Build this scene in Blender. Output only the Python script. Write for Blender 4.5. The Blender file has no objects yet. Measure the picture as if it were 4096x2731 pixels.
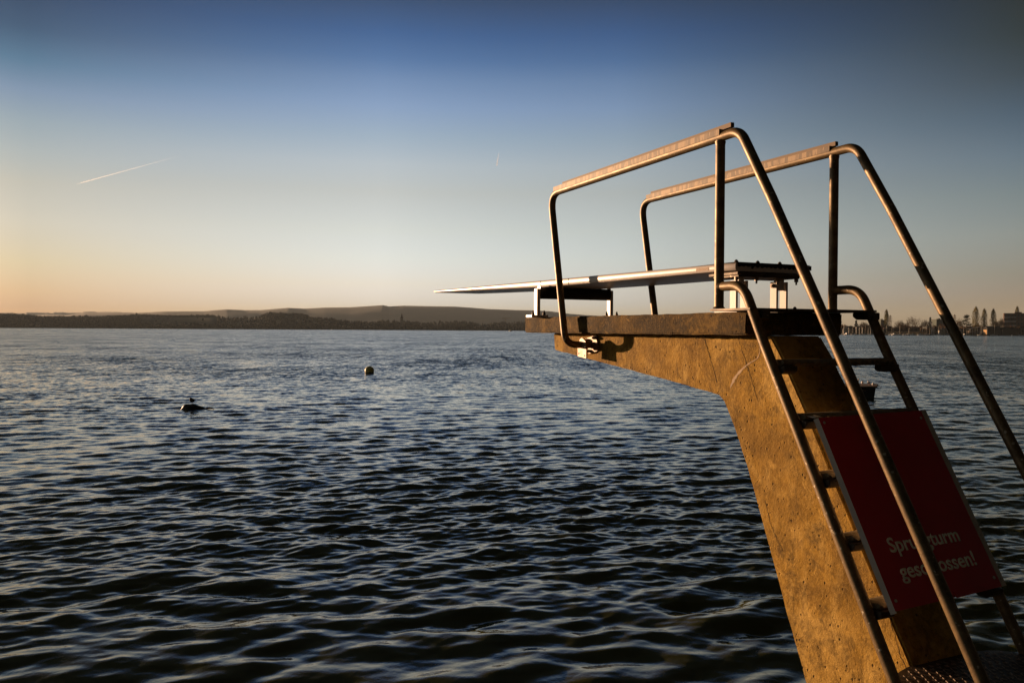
import bpy, bmesh, math, random
import numpy as np
from mathutils import Vector, Matrix
random.seed(7); rng = np.random.default_rng(7)
R = math.radians
scn = bpy.context.scene
COL = scn.collection
# ---------------------------------------------------------------- frame
# plan coordinates used below: x = out along the board, y = to the right of the board, z = up (0 = top of platform slab)
def W(p): return Vector((p[0], -p[1], p[2]))
F_PX, YAW, PITCH, ROLL = 3165.5751, .425519, .014936, .0054924
CAM = np.array([-3.82978, -3.10281, -.111842])
WZ = -4.1                                  # lake level
SUN_AZ, SUN_EL = R(23), R(3.6)             # sun: 23 degrees left of the board's direction, low
fh = np.array([math.cos(YAW), math.sin(YAW)]); rh = np.array([-math.sin(YAW), math.cos(YAW)])
def hor(px): return 1307 + px*23/4096.
def ground(px, D):                          # plan position on bearing px at distance D
    t = fh + rh*(px-2048)/F_PX
    return CAM[0]+t[0]*D, CAM[1]+t[1]*D
def alt(px, py, D): return CAM[2] + (hor(px)-py)*D/F_PX
def far(px, py, D):
    x, y = ground(px, D); return (x, y, alt(px, py, D))
FACE = math.atan2(-rh[1], rh[0])            # world z-rotation that turns local +X to the right of the view

# ---------------------------------------------------------------- object helpers
def tag(o, label=None, cat=None, group=None, kind=None):
    if label: o['label'] = label
    if cat: o['category'] = cat
    if group: o['group'] = group
    if kind: o['kind'] = kind
    return o
def thing(name, label, cat, loc=(0,0,0), rz=0, group=None):
    o = bpy.data.objects.new(name, None); COL.objects.link(o)
    o.empty_display_size = .2
    o.location = W(loc); o.rotation_euler = (0,0,rz)
    return tag(o, label, cat, group)
def link(name, me, mat, parent=None):
    o = bpy.data.objects.new(name, me); COL.objects.link(o)
    if mat: 
        if not isinstance(mat, (list,tuple)): mat=[mat]
        me.materials.clear()
        for m in mat: me.materials.append(m)
    if parent: o.parent = parent
    return o
def chain(o):
    M=Matrix.Translation(o.location) @ o.rotation_euler.to_matrix().to_4x4()
    return chain(o.parent)@M if o.parent else M
def fin(bm, name, mat, parent=None, smooth=False, recalc=True, bevel=0, local=False, ang=38):
    """local=False: bmesh is in world coordinates, moved into the parent's frame"""
    if recalc: bmesh.ops.recalc_face_normals(bm, faces=bm.faces)
    if bevel: bmesh.ops.bevel(bm, geom=bm.edges[:], offset=bevel, segments=2, affect='EDGES', clamp_overlap=True)
    if parent is not None and not local:
        bm.transform(chain(parent).inverted())
    me = bpy.data.meshes.new(name); bm.to_mesh(me); bm.free()
    if smooth:
        me.polygons.foreach_set('use_smooth', [True]*len(me.polygons))
        me.set_sharp_from_angle(angle=R(ang))
    return link(name, me, mat, parent)
def NB(): return bmesh.new()
def hull8(bm, P):                           # 8 corners: bottom ring 0-3, top ring 4-7 (plan coordinates)
    v = [bm.verts.new(W(p)) for p in P]
    for f in ((0,1,2,3),(4,5,6,7),(0,1,5,4),(1,2,6,5),(2,3,7,6),(3,0,4,7)): bm.faces.new([v[i] for i in f])
def box(bm, a, b):
    (x0,y0,z0),(x1,y1,z1) = a,b
    hull8(bm, [(x0,y0,z0),(x1,y0,z0),(x1,y1,z0),(x0,y1,z0),(x0,y0,z1),(x1,y0,z1),(x1,y1,z1),(x0,y1,z1)])
def prism(bm, ring0, ring1):                # two matching rings
    a=[bm.verts.new(W(p)) for p in ring0]; b=[bm.verts.new(W(p)) for p in ring1]; n=len(a)
    bm.faces.new(a); bm.faces.new(b)
    for i in range(n): bm.faces.new([a[i],a[(i+1)%n],b[(i+1)%n],b[i]])
def fillet(pts, rad, n=8):
    out=[Vector(pts[0])]
    for i in range(1,len(pts)-1):
        p=Vector(pts[i]); a=(Vector(pts[i-1])-p); b=(Vector(pts[i+1])-p)
        r=rad[i] if isinstance(rad,(list,tuple)) else rad
        if r<=0: out.append(p); continue
        an=a.angle(b); t=min(r/math.tan(an/2), a.length*.49, b.length*.49)
        A=p+a.normalized()*t; B=p+b.normalized()*t
        for k in range(n+1):
            s=k/n; out.append(A*(1-s)**2+p*2*s*(1-s)+B*s*s)
    out.append(Vector(pts[-1])); return out
def tube(bm, pts, r, n=20, cap=True):
    P=[W(p) for p in pts]; rings=[]
    T=[(P[min(i+1,len(P)-1)]-P[max(i-1,0)]).normalized() for i in range(len(P))]
    u=T[0].orthogonal().normalized()
    for i,p in enumerate(P):
        if i:
            u=(u-T[i]*u.dot(T[i])).normalized()
        w=T[i].cross(u); rr=r[i] if isinstance(r,(list,tuple)) else r
        rings.append([bm.verts.new(p+(u*math.cos(2*math.pi*k/n)+w*math.sin(2*math.pi*k/n))*rr) for k in range(n)])
    for a,b in zip(rings[:-1],rings[1:]):
        for k in range(n): bm.faces.new([a[k],a[(k+1)%n],b[(k+1)%n],b[k]])
    if cap: bm.faces.new(rings[0][::-1]); bm.faces.new(rings[-1])
def bolt(bm, p, d, r=.009, h=.012, nut=True, dome=True):
    d=Vector(d).normalized(); p=Vector(p)
    tube(bm,[p,p+d*h],r,6)
    if dome: tube(bm,[p+d*h,p+d*(h+r*.5),p+d*(h+r*.9)],[r*.8,r*.65,r*.25],10)
def sphere(bm, c, s, u=16, v=12, noise=0, cut=None):
    g=bmesh.ops.create_uvsphere(bm,u_segments=u,v_segments=v,radius=1)
    for q in g['verts']:
        k=1+noise*math.sin(q.co.x*5+1)*math.cos(q.co.y*4)+noise*.6*math.sin(q.co.z*9+q.co.x*7)
        co=q.co*k; q.co=W(c)+Vector((co.x*s[0],co.y*s[1],co.z*s[2]))
    return g['verts']

# ---------------------------------------------------------------- materials
KA=.72                                      # overall reflectance that goes with the exposure
def kk(n,*cs):
    f=1 if ('sign' in n or 'lettering' in n or 'water' in n) else KA
    return [tuple(q*f for q in c) for c in cs]
def mat(name, col, rough=.7, metal=0, spec=.5):
    col,=kk(name,col)
    m=bpy.data.materials.new(name); m.use_nodes=True
    b=m.node_tree.nodes['Principled BSDF']
    b.inputs['Base Color'].default_value=(*col,1); b.inputs['Roughness'].default_value=rough
    b.inputs['Metallic'].default_value=metal; b.inputs['Specular IOR Level'].default_value=spec
    return m
class NT:
    def __init__(s,m): s.t=m.node_tree; s.n=s.t.nodes; s.b=s.n['Principled BSDF']; s.co=s.n.new('ShaderNodeTexCoord')
    def L(s,a,b): s.t.links.new(a,b)
    def mapped(s,scale=(1,1,1),rot=(0,0,0),src='Object'):
        m=s.n.new('ShaderNodeMapping'); m.inputs['Scale'].default_value=scale; m.inputs['Rotation'].default_value=rot
        s.L(s.co.outputs[src],m.inputs['Vector']); return m.outputs[0]
    def noise(s,vec,scale,detail=6,rough=.6,dist=0):
        n=s.n.new('ShaderNodeTexNoise'); n.inputs['Scale'].default_value=scale; n.inputs['Detail'].default_value=detail
        n.inputs['Roughness'].default_value=rough; n.inputs['Distortion'].default_value=dist; s.L(vec,n.inputs['Vector']); return n.outputs['Fac']
    def vor(s,vec,scale,feat='F1',out='Distance',rand=1):
        n=s.n.new('ShaderNodeTexVoronoi'); n.feature=feat; n.inputs['Scale'].default_value=scale; n.inputs['Randomness'].default_value=rand; s.L(vec,n.inputs['Vector']); return n.outputs[out]
    def ramp(s,fac,stops,interp='LINEAR'):
        n=s.n.new('ShaderNodeValToRGB'); n.color_ramp.interpolation=interp; e=n.color_ramp.elements
        while len(e)<len(stops): e.new(.5)
        for i,(p,c) in enumerate(stops):
            e[i].position=p; e[i].color=(*c,1) if len(c)==3 else c
        s.L(fac,n.inputs[0]); return n.outputs[0]
    def rampf(s,fac,a,b): 
        n=s.n.new('ShaderNodeMapRange'); n.inputs['From Min'].default_value=a; n.inputs['From Max'].default_value=b; s.L(fac,n.inputs[0]); return n.outputs[0]
    def mix(s,fac,a,b,mode='MIX'):
        n=s.n.new('ShaderNodeMix'); n.data_type='RGBA'; n.blend_type=mode
        for sock,v in ((n.inputs[0],fac),(n.inputs[6],a),(n.inputs[7],b)):
            if isinstance(v,(int,float)): sock.default_value=v
            elif isinstance(v,tuple): sock.default_value=(*v,1)
            else: s.L(v,sock)
        return n.outputs[2]
    def math(s,op,a,b=0):
        n=s.n.new('ShaderNodeMath'); n.operation=op
        for sock,v in ((n.inputs[0],a),(n.inputs[1],b)):
            if isinstance(v,(int,float)): sock.default_value=v
            else: s.L(v,sock)
        return n.outputs[0]
    def bump(s,h,strength=.5,dist=.01,prev=None):
        n=s.n.new('ShaderNodeBump'); n.inputs['Strength'].default_value=strength; n.inputs['Distance'].default_value=dist
        s.L(h,n.inputs['Height'])
        if prev: s.L(prev,n.inputs['Normal'])
        return n.outputs[0]
    def set(s,inp,v): s.L(v,s.b.inputs[inp])

def concrete(name, c0, c1, c2, moss, mossamt, streak=True, grain=1.):
    m=mat(name,c0,.9,0,.25); t=NT(m); c0,c1,c2,moss=kk(name,c0,c1,c2,moss)
    v=t.mapped(); big=t.noise(v,2.3,5,.62,.6)
    base=t.ramp(big,[(.34,c0),(.5,c1),(.64,c2)])
    # vertical run-off streaks in the concrete
    st=t.noise(t.mapped((9,9,2.4),(0,R(-28),0)),1.0,8,.75,.1)
    if streak:
        base=t.mix(t.math('MULTIPLY',t.rampf(st,.52,.64),.85),base,c2)
        st2=t.noise(t.mapped((13,13,2.2),(0,R(-28),0)),1.3,8,.78,.1); base=t.mix(t.math('MULTIPLY',t.rampf(st2,.55,.68),.7),base,moss)
    ms=t.noise(v,7*grain,10,.78,.2)
    base=t.mix(t.math('MULTIPLY',t.rampf(ms,.62-mossamt*.25,.72-mossamt*.12),.85),base,moss)
    fine=t.noise(v,60*grain,6,.75)
    sp=t.noise(v,34*grain,5,.8,.5); base=t.mix(t.math('MULTIPLY',t.rampf(sp,.5,.62),.25),base,c2); base=t.mix(t.math('MULTIPLY',t.rampf(sp,.45,.36),.4),base,moss)
    base=t.mix(t.math('MULTIPLY',t.rampf(fine,.56,.7),.5),base,tuple(min(1,k*1.5) for k in c2))
    drk=t.noise(v,30*grain,6,.8); base=t.mix(t.math('MULTIPLY',t.rampf(drk,.56,.72),.5),base,moss)
    lg=t.noise(v,1.6,8,.72,.2); base=t.mix(t.math('MULTIPLY',t.rampf(lg,.47,.62),.65),base,c0)
    sc_=t.noise(v,4.5,7,.75,1.2); base=t.mix(t.math('MULTIPLY',t.rampf(sc_,.60,.66),.5),base,tuple(min(1,k*1.25) for k in c2)); base=t.mix(t.math('MULTIPLY',t.rampf(sc_,.40,.33),.6),base,moss)
    pit=t.vor(v,24*grain); pits=t.rampf(pit,.20,.08)
    pm=t.noise(v,5,3); pits=t.math('MULTIPLY',pits,t.rampf(pm,.44,.52))
    base=t.mix(pits,base,tuple(k*.4 for k in c0))
    t.set('Base Color',base)
    h=t.math('ADD',t.math('MULTIPLY',fine,.8),t.math('MULTIPLY',ms,1.2)); h=t.math('SUBTRACT',h,t.math('MULTIPLY',pits,1.2))
    t.set('Normal',t.bump(t.math('ADD',h,t.math('MULTIPLY',sp,.5)),.9,.008)); return m
M={}
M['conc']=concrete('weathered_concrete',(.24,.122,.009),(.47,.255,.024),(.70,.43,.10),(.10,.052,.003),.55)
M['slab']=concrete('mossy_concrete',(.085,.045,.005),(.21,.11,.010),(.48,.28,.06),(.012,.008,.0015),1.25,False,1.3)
def galv(name, base, dark, rough=.42, metal=.75, spang=False):
    m=mat(name,base,rough,metal); t=NT(m); v=t.mapped(); base,dark=kk(name,base,dark)
    n=t.noise(v,9,7,.65,.5); c=t.mix(t.rampf(n,.38,.66),base,dark)
    f=t.noise(v,120,3,.6); c=t.mix(t.math('MULTIPLY',t.rampf(f,.5,.7),.35),c,tuple(min(1,k*1.5) for k in base))
    sp=t.noise(t.mapped((1,1,1)),38,2,.5); c=t.mix(t.math('MULTIPLY',t.rampf(sp,.68,.72),.6),c,(.5,.42,.3))
    t.set('Base Color',c); t.set('Roughness',t.math('ADD',t.math('MULTIPLY',n,.3),rough-.14))
    t.set('Normal',t.bump(f,.12,.002)); return m
M['tube']=galv('dull_galvanised_tube',(.24,.155,.062),(.09,.052,.015),.5,.4)
M['steel']=galv('dark_steel',(.12,.085,.05),(.05,.034,.02),.55,.5)
M['bright']=galv('bright_zinc_plate',(.36,.26,.18),(.24,.17,.11),.55,.35)
def mstrip():
    m=mat('stained_aluminium_profile',(.5,.36,.25),.6,.1); t=NT(m)
    v=t.mapped((42,6,9)); c=t.vor(v,1.0,'F1','Color'); s=t.n.new('ShaderNodeSeparateColor'); t.L(c,s.inputs[0])
    n=t.noise(t.mapped((14,3,3)),1.6,5,.7,1.2)
    a=t.ramp(t.math('ADD',t.math('MULTIPLY',s.outputs[0],.6),t.math('MULTIPLY',n,.5)),[(.3,(.085,.046,.013)),(.55,(.14,.08,.028)),(.68,(.25,.155,.07))])
    t.set('Base Color',a); t.set('Normal',t.bump(n,.1,.002)); return m
M['strip']=mstrip()
def mpaint(name, col, chip, rough=.45, amt=.70, sc=30):
    m=mat(name,col,rough); t=NT(m); v=t.mapped(); col,chip=kk(name,col,chip)
    n=t.noise(v,sc,8,.7,.3); d=t.noise(v,3,5,.6)
    c=t.mix(t.rampf(d,.35,.75),col,tuple(k*.8 for k in col)); c=t.mix(t.rampf(n,amt,amt+.03),c,chip)
    t.set('Base Color',c); t.set('Normal',t.bump(n,.15,.002)); return m
M['white']=mpaint('worn_white_board',(.74,.66,.60),(.38,.27,.18),.36,.70,22)
M['under']=mpaint('grey_board_underside',(.30,.26,.20),(.15,.11,.07),.5,.68,12)
M['post']=mpaint('white_stand_paint',(.80,.72,.66),(.45,.3,.2),.4,.72,40)
M['batten']=mpaint('plain_brown_batten',(.25,.15,.07),(.2,.11,.05),.7,.6,18)
M['rubber']=mat('black_rubber',(.012,.011,.010),.75)
M['grit']=mpaint('black_grit_cover',(.014,.012,.010),(.1,.07,.05),.9,.72,60)
M['red']=mpaint('dark_red_sign',(.52,.010,.014),(.75,.5,.35),.42,.70,26)
M['cream']=mpaint('cream_sign_edge',(.56,.50,.40),(.2,.14,.09),.5,.66,24)
M['letter']=mat('cream_lettering',(.92,.86,.66),.6)
M['sticker']=mpaint('brown_sticker',(.36,.21,.10),(.55,.4,.28),.7,.5,200)

# ---------------------------------------------------------------- water
def water():
    # polar sheet centred below the viewer: real waves near, finer chop as bump
    na=1250; h=CAM[2]-WZ
    a=np.linspace(R(-50),R(50),na)
    y=np.concatenate([np.linspace(640,40,1500),np.linspace(39.5,4,150),np.linspace(3.9,.24,60)])
    r=791*h/y; nr=len(r)
    dr=np.gradient(r)
    ca=np.cos(a+YAW); sa=np.sin(a+YAW)
    X=(CAM[0]+np.outer(r,ca)); Y=(CAM[1]+np.outer(r,sa)); Z=np.zeros_like(X)
    wa=YAW+math.pi-R(15)                 # waves run towards the viewer, a little across
    g=np.random.default_rng(3)
    DR=np.maximum(dr, r*(a[1]-a[0]))[:,None]
    # slow patches of stronger and weaker chop
    G=.5+.5*np.sin(X*.11+1.3*np.sin(Y*.07))*np.sin(Y*.13+.9*np.sin(X*.09+1))
    nw=230
    lam=np.exp(g.uniform(np.log(.15),np.log(3.0),nw))
    th=wa+g.normal(0,.47,nw)
    for i in range(nw):
        k=2*math.pi/lam[i]
        slope=.0148*(1.12 if lam[i]<.5 else 1 if lam[i]<1.1 else (1.1/lam[i])**.9)
        A=slope/k
        fade=np.clip((lam[i]/DR-2.2)/2.5,0,1)
        ph=k*(X*math.cos(th[i])+Y*math.sin(th[i]))+g.uniform(0,6.28)
        m=1 if lam[i]>1.2 else (.6+.8*G)
        if lam[i]<.42: m=m*np.clip((r[:,None]-7)/9.,.25,1)
        Z+=A*fade*m*np.sin(ph)
    rr=r[:,None]
    chop=np.clip((rr-11)/70.,0.,1)**.8*(.85+.3*G)
    V=np.empty((nr*na,3),np.float32); V[:,0]=X.ravel(); V[:,1]=-Y.ravel(); V[:,2]=(Z+WZ).ravel()
    idx=np.arange(nr*na).reshape(nr,na)
    q=np.stack([idx[:-1,:-1],idx[:-1,1:],idx[1:,1:],idx[1:,:-1]],-1).reshape(-1,4)
    me=bpy.data.meshes.new('water'); me.vertices.add(len(V)); me.vertices.foreach_set('co',V.ravel())
    me.loops.add(q.size); me.loops.foreach_set('vertex_index',q.ravel().astype(np.int32))
    me.polygons.add(len(q)); me.polygons.foreach_set('loop_start',np.arange(0,q.size,4,dtype=np.int32))
    me.polygons.foreach_set('loop_total',np.full(len(q),4,np.int32)); me.polygons.foreach_set('use_smooth',np.ones(len(q),bool))
    me.update(); me.validate()
    at=me.attributes.new('chop','FLOAT','POINT'); at.data.foreach_set('value',chop.ravel().astype(np.float32))
    if me.polygons[0].normal.z<0: me.flip_normals()
    m=mat('lake_water',(.058,.058,.012),.03); t=NT(m); t.b.inputs['Specular Tint'].default_value=(1,.98,.88,1); t.b.inputs['IOR'].default_value=1.42
    at=t.n.new('ShaderNodeAttribute'); at.attribute_name='chop'; ch=at.outputs['Fac']
    rz=(0,0,-(-(wa)))   
    v1=t.mapped((1,1,1))
    def ncol(scale,detail,rough):
        n=t.n.new('ShaderNodeTexNoise'); n.inputs['Scale'].default_value=scale; n.inputs['Detail'].default_value=detail; n.inputs['Roughness'].default_value=rough; t.L(v1,n.inputs['Vector']); return n.outputs['Color']
    def vm(op,a,b=None,sc=None):
        n=t.n.new('ShaderNodeVectorMath'); n.operation=op; t.L(a,n.inputs[0])
        if b is not None:
            if isinstance(b,tuple): n.inputs[1].default_value=b
            else: t.L(b,n.inputs[1])
        if sc is not None:
            if isinstance(sc,(int,float)): n.inputs['Scale'].default_value=sc
            else: t.L(sc,n.inputs['Scale'])
        return n.outputs[0]
    # far chop: facets that the grid cannot carry, normals leaned towards the viewer to reflect higher, bluer sky
    a=vm('SCALE',vm('SUBTRACT',ncol(2.1,5,.74),(.5,.5,.5)),sc=1.0)
    b=vm('SCALE',vm('SUBTRACT',ncol(.22,4,.65),(.5,.5,.5)),sc=.38)
    c=vm('ADD',a,b); c=vm('MULTIPLY',c,(1,1,0))
    c=vm('SCALE',c,sc=ch)
    # noise stretched along the view, giving far reflections their wave grain
    du=t.n.new('ShaderNodeVectorMath'); du.operation='DOT_PRODUCT'; t.L(v1,du.inputs[0]); du.inputs[1].default_value=(fh[0]/13,-fh[1]/13,0)
    dv=t.n.new('ShaderNodeVectorMath'); dv.operation='DOT_PRODUCT'; t.L(v1,dv.inputs[0]); dv.inputs[1].default_value=(rh[0]/1.3,-rh[1]/1.3,0)
    cc=t.n.new('ShaderNodeCombineXYZ'); t.L(du.outputs['Value'],cc.inputs[0]); t.L(dv.outputs['Value'],cc.inputs[1])
    ln=t.n.new('ShaderNodeTexNoise'); ln.inputs['Scale'].default_value=1; ln.inputs['Detail'].default_value=4; ln.inputs['Roughness'].default_value=.7; t.L(cc.outputs[0],ln.inputs['Vector'])
    lc=vm('MULTIPLY',vm('SUBTRACT',ln.outputs['Color'],(.5,.5,.5)),(.32,.32,0))
    c=vm('ADD',c,vm('SCALE',lc,sc=t.math('POWER',ch,3)))
    cv=t.n.new('ShaderNodeCombineXYZ'); cv.inputs[0].default_value=-fh[0]*.11; cv.inputs[1].default_value=fh[1]*.11
    c=vm('ADD',c,vm('SCALE',cv.outputs[0],sc=t.math('POWER',ch,2.2)))
    ge=t.n.new('ShaderNodeNewGeometry')
    nn=vm('NORMALIZE',vm('ADD',ge.outputs['Normal'],c))
    rip=t.noise(v1,7,3,.55,.2)
    t.set('Normal',t.bump(rip,.25,.02,nn))
    o=link('water',me,m); tag(o,kind='structure'); return o
WATER=water()
# the rest of the lake, outside the view and round the back
bm=NB(); g=[]
r0,r1=.5,9000
def ringpts(r): return [bm.verts.new((CAM[0]+r*math.cos(t),-CAM[1]-r*math.sin(t),WZ-.09)) for t in np.linspace(0,2*math.pi,64,endpoint=False)]
A=ringpts(4.0);B=ringpts(r1)
bm.faces.new(A)
for i in range(64): bm.faces.new([A[i],A[(i+1)%64],B[(i+1)%64],B[i]])
o=fin(bm,'water_beyond',M.get('x') or WATER.data.materials[0]); tag(o,kind='structure'); o.data.attributes.new('chop','FLOAT','POINT').data.foreach_set('value',[.8]*128)

# ---------------------------------------------------------------- concrete tower
YC=.46
tower=thing('diving_tower','weathered concrete diving tower, leaning column and cantilever arm above the lake','tower',(-1.6,YC,WZ))
def rough(bm, amt, cuts, seed=1, filt=None):
    bmesh.ops.subdivide_edges(bm, edges=bm.edges[:], cuts=cuts, use_grid_fill=True)
    from mathutils import noise
    for v in bm.verts:
        p=v.co*9+Vector((seed*7.3,0,0)); v.co+=Vector((noise.noise(p),noise.noise(p+Vector((5,1,2))),noise.noise(p+Vector((1,9,4)))))*amt
        p=v.co*31; v.co+=Vector((noise.noise(p),noise.noise(p+Vector((5,1,2))),noise.noise(p+Vector((1,9,4)))))*amt*.5
bm=NB(); xs=np.linspace(-.155,2.905,13)
for i in range(12): pass
ring=lambda x:[(x,.078,-.138),(x,.842,-.138),(x,.842,0),(x,.078,0)]
rs=[[bm.verts.new(W(p)) for p in ring(x)] for x in xs]
bm.faces.new(rs[0]);bm.faces.new(rs[-1])
for a,b in zip(rs[:-1],rs[1:]):
    for k in range(4): bm.faces.new([a[k],a[(k+1)%4],b[(k+1)%4],b[k]])
bmesh.ops.recalc_face_normals(bm,faces=bm.faces)
sharp=[e for e in bm.edges if len(e.link_faces)==2 and e.calc_face_angle()>.8]
bmesh.ops.bevel(bm,geom=sharp,offset=.009,segments=2,affect='EDGES')
rough(bm,.005,4,2)
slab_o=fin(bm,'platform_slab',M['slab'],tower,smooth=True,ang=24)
# arm: profile in x,z
def extr(prof,y0,y1,name,matl,parent,amt=.004,cuts=3,bev=.008):
    bm=NB(); prism(bm,[(x,y0,z) for x,z in prof],[(x,y1,z) for x,z in prof])
    bmesh.ops.recalc_face_normals(bm,faces=bm.faces)
    onj=lambda v: abs((v.co.x-JB[0])*(JT[1]-JB[1])-(v.co.z-JB[1])*(JT[0]-JB[0]))<.004 and v.co.z>-.55
    sharp=[e for e in bm.edges if e.calc_face_angle()>.5 and not (onj(e.verts[0]) and onj(e.verts[1]))]
    bmesh.ops.bevel(bm,geom=sharp,offset=bev,segments=2,affect='EDGES')
    bmesh.ops.triangulate(bm,faces=[f for f in bm.faces if len(f.verts)>4])
    for _ in range(cuts):
        bmesh.ops.subdivide_edges(bm,edges=[e for e in bm.edges if e.calc_length()>.07],cuts=1)
        bmesh.ops.triangulate(bm,faces=[f for f in bm.faces if len(f.verts)>4])
    rough(bm,amt,0,3) if False else None
    from mathutils import noise
    for v in bm.verts:
        p=v.co*8; v.co+=Vector((noise.noise(p),noise.noise(p+Vector((5,1,2))),noise.noise(p+Vector((1,9,4)))))*amt
    return fin(bm,name,matl,parent,smooth=True,ang=24)
from math import copysign
def px_xz(px,py,y):                       # plan x,z on the plane y seen at that place of the face
    cp,sp=math.cos(PITCH),math.sin(PITCH); f=np.array([fh[0]*cp,fh[1]*cp,-sp]); up=np.array([fh[0]*sp,fh[1]*sp,cp]); rt=np.array([rh[0],rh[1],0])
    r=rt*math.cos(ROLL)+up*math.sin(ROLL); u=-rt*math.sin(ROLL)+up*math.cos(ROLL)
    d=f+r*(px-2048)/F_PX-u*(py-1365.5)/F_PX; t=(y-CAM[1])/d[1]; p=CAM+d*t; return (p[0],p[2])
JT,JB=(.455,-.142),(.318,-.528)
arm=extr([(2.645,-.142),(2.62,-.295),(.778,-.476),JB,JT],.25,.65,'cantilever_arm',M['conc'],tower,.004,4)
col_=extr([(JT[0]-.002,-.142),(JB[0]-.002,JB[1]),(.262,-.565),(.225,-.62),(.16,-.72),(.05,-.92),(-.115,-1.29),(-.309,-1.74),(-.47,-2.1),(-1.45,-4.6),(-2.95,-4.6),
      (-1.15,-1.73),(-.508,-.65),(-.27,-.27),(-.17,-.142)],.2502,.6502,'column',M['conc'],tower,.004,5,.012)
# light plaster repair band and hairline cracks on the column face
from mathutils.bvhtree import BVHTree
def bvh_of(os_):
    vs_=[];fs_=[]
    for o in os_:
        b=len(vs_); Mo=chain(o); vs_+=[Mo@v.co for v in o.data.vertices]; fs_+=[[b+i for i in p.vertices] for p in o.data.polygons]
    return BVHTree.FromPolygons(vs_,fs_)
BV=bvh_of([arm,col_])
def ribbon(bm, pts, w, y):                  # thin skin lying on the concrete
    n=len(pts); rows=[]
    for i in range(n):
        a=Vector((pts[max(i-1,0)][0],0,pts[max(i-1,0)][1])); b=Vector((pts[min(i+1,n-1)][0],0,pts[min(i+1,n-1)][1])); d=(b-a).normalized(); u=Vector((-d.z,0,d.x))
        w0=w[i] if isinstance(w,list) else w; c=Vector((pts[i][0],0,pts[i][1])); row=[]
        w0*=random.uniform(.6,1.3)
        for k in (-1,0,1):
            p=c+u*w0*k; hit=BV.ray_cast(Vector((p.x,.5,p.z)),Vector((0,-1,0)))
            yy=hit[0].y if hit[0] else -.25
            row.append(bm.verts.new((p.x,yy+.0012,p.z)))
        rows.append(row)
    for a,b in zip(rows[:-1],rows[1:]):
        for k in range(2): bm.faces.new([a[k],a[k+1],b[k+1],b[k]])
def jit(pts,n,a):
    out=[]
    for i in range(len(pts)-1):
        for k in range(n):
            s=k/n; out.append((pts[i][0]*(1-s)+pts[i+1][0]*s+random.uniform(-a,a),pts[i][1]*(1-s)+pts[i+1][1]*s+random.uniform(-a,a)))
    out.append(pts[-1]); return out
M['plaster']=mpaint('pale_lime_streak',(.62,.44,.27),(.42,.24,.1),.9,.55,60)
M['crack']=mat('crack_dark',(.03,.015,.005),1)
bm=NB()
P=[px_xz(*q,.25) for q in ((2920,1551),(2926,1535),(2936,1515),(2955,1492),(2978,1468),(3005,1448),(3030,1432),(3040,1405),(3036,1392))]
ribbon(bm,jit(P,3,.0015),[.002,.004,.006,.009,.01,.012,.012,.011,.01,.009,.008,.006,.005,.004,.004,.003,.003,.003,.003,.003,.003,.002,.002,.002,.002],.2445)
fin(bm,'lime_streak',M['plaster'],tower)
for q,w in ((((2820,1358),(2838,1418),(2855,1480),(2868,1530)),.0035),(((2956,1362),(2985,1450),(3010,1530),(3030,1600)),.0022),(((3060,2000),(3085,2100),(3130,2200)),.002),(((3553,2455),(3580,2545),(3600,2620),(3625,2670)),.0022)):
    bm=NB(); ribbon(bm,jit([px_xz(*k,.25) for k in q],7,.004),w*.7,.2445); fin(bm,'crack',M['crack'],tower)

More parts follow.
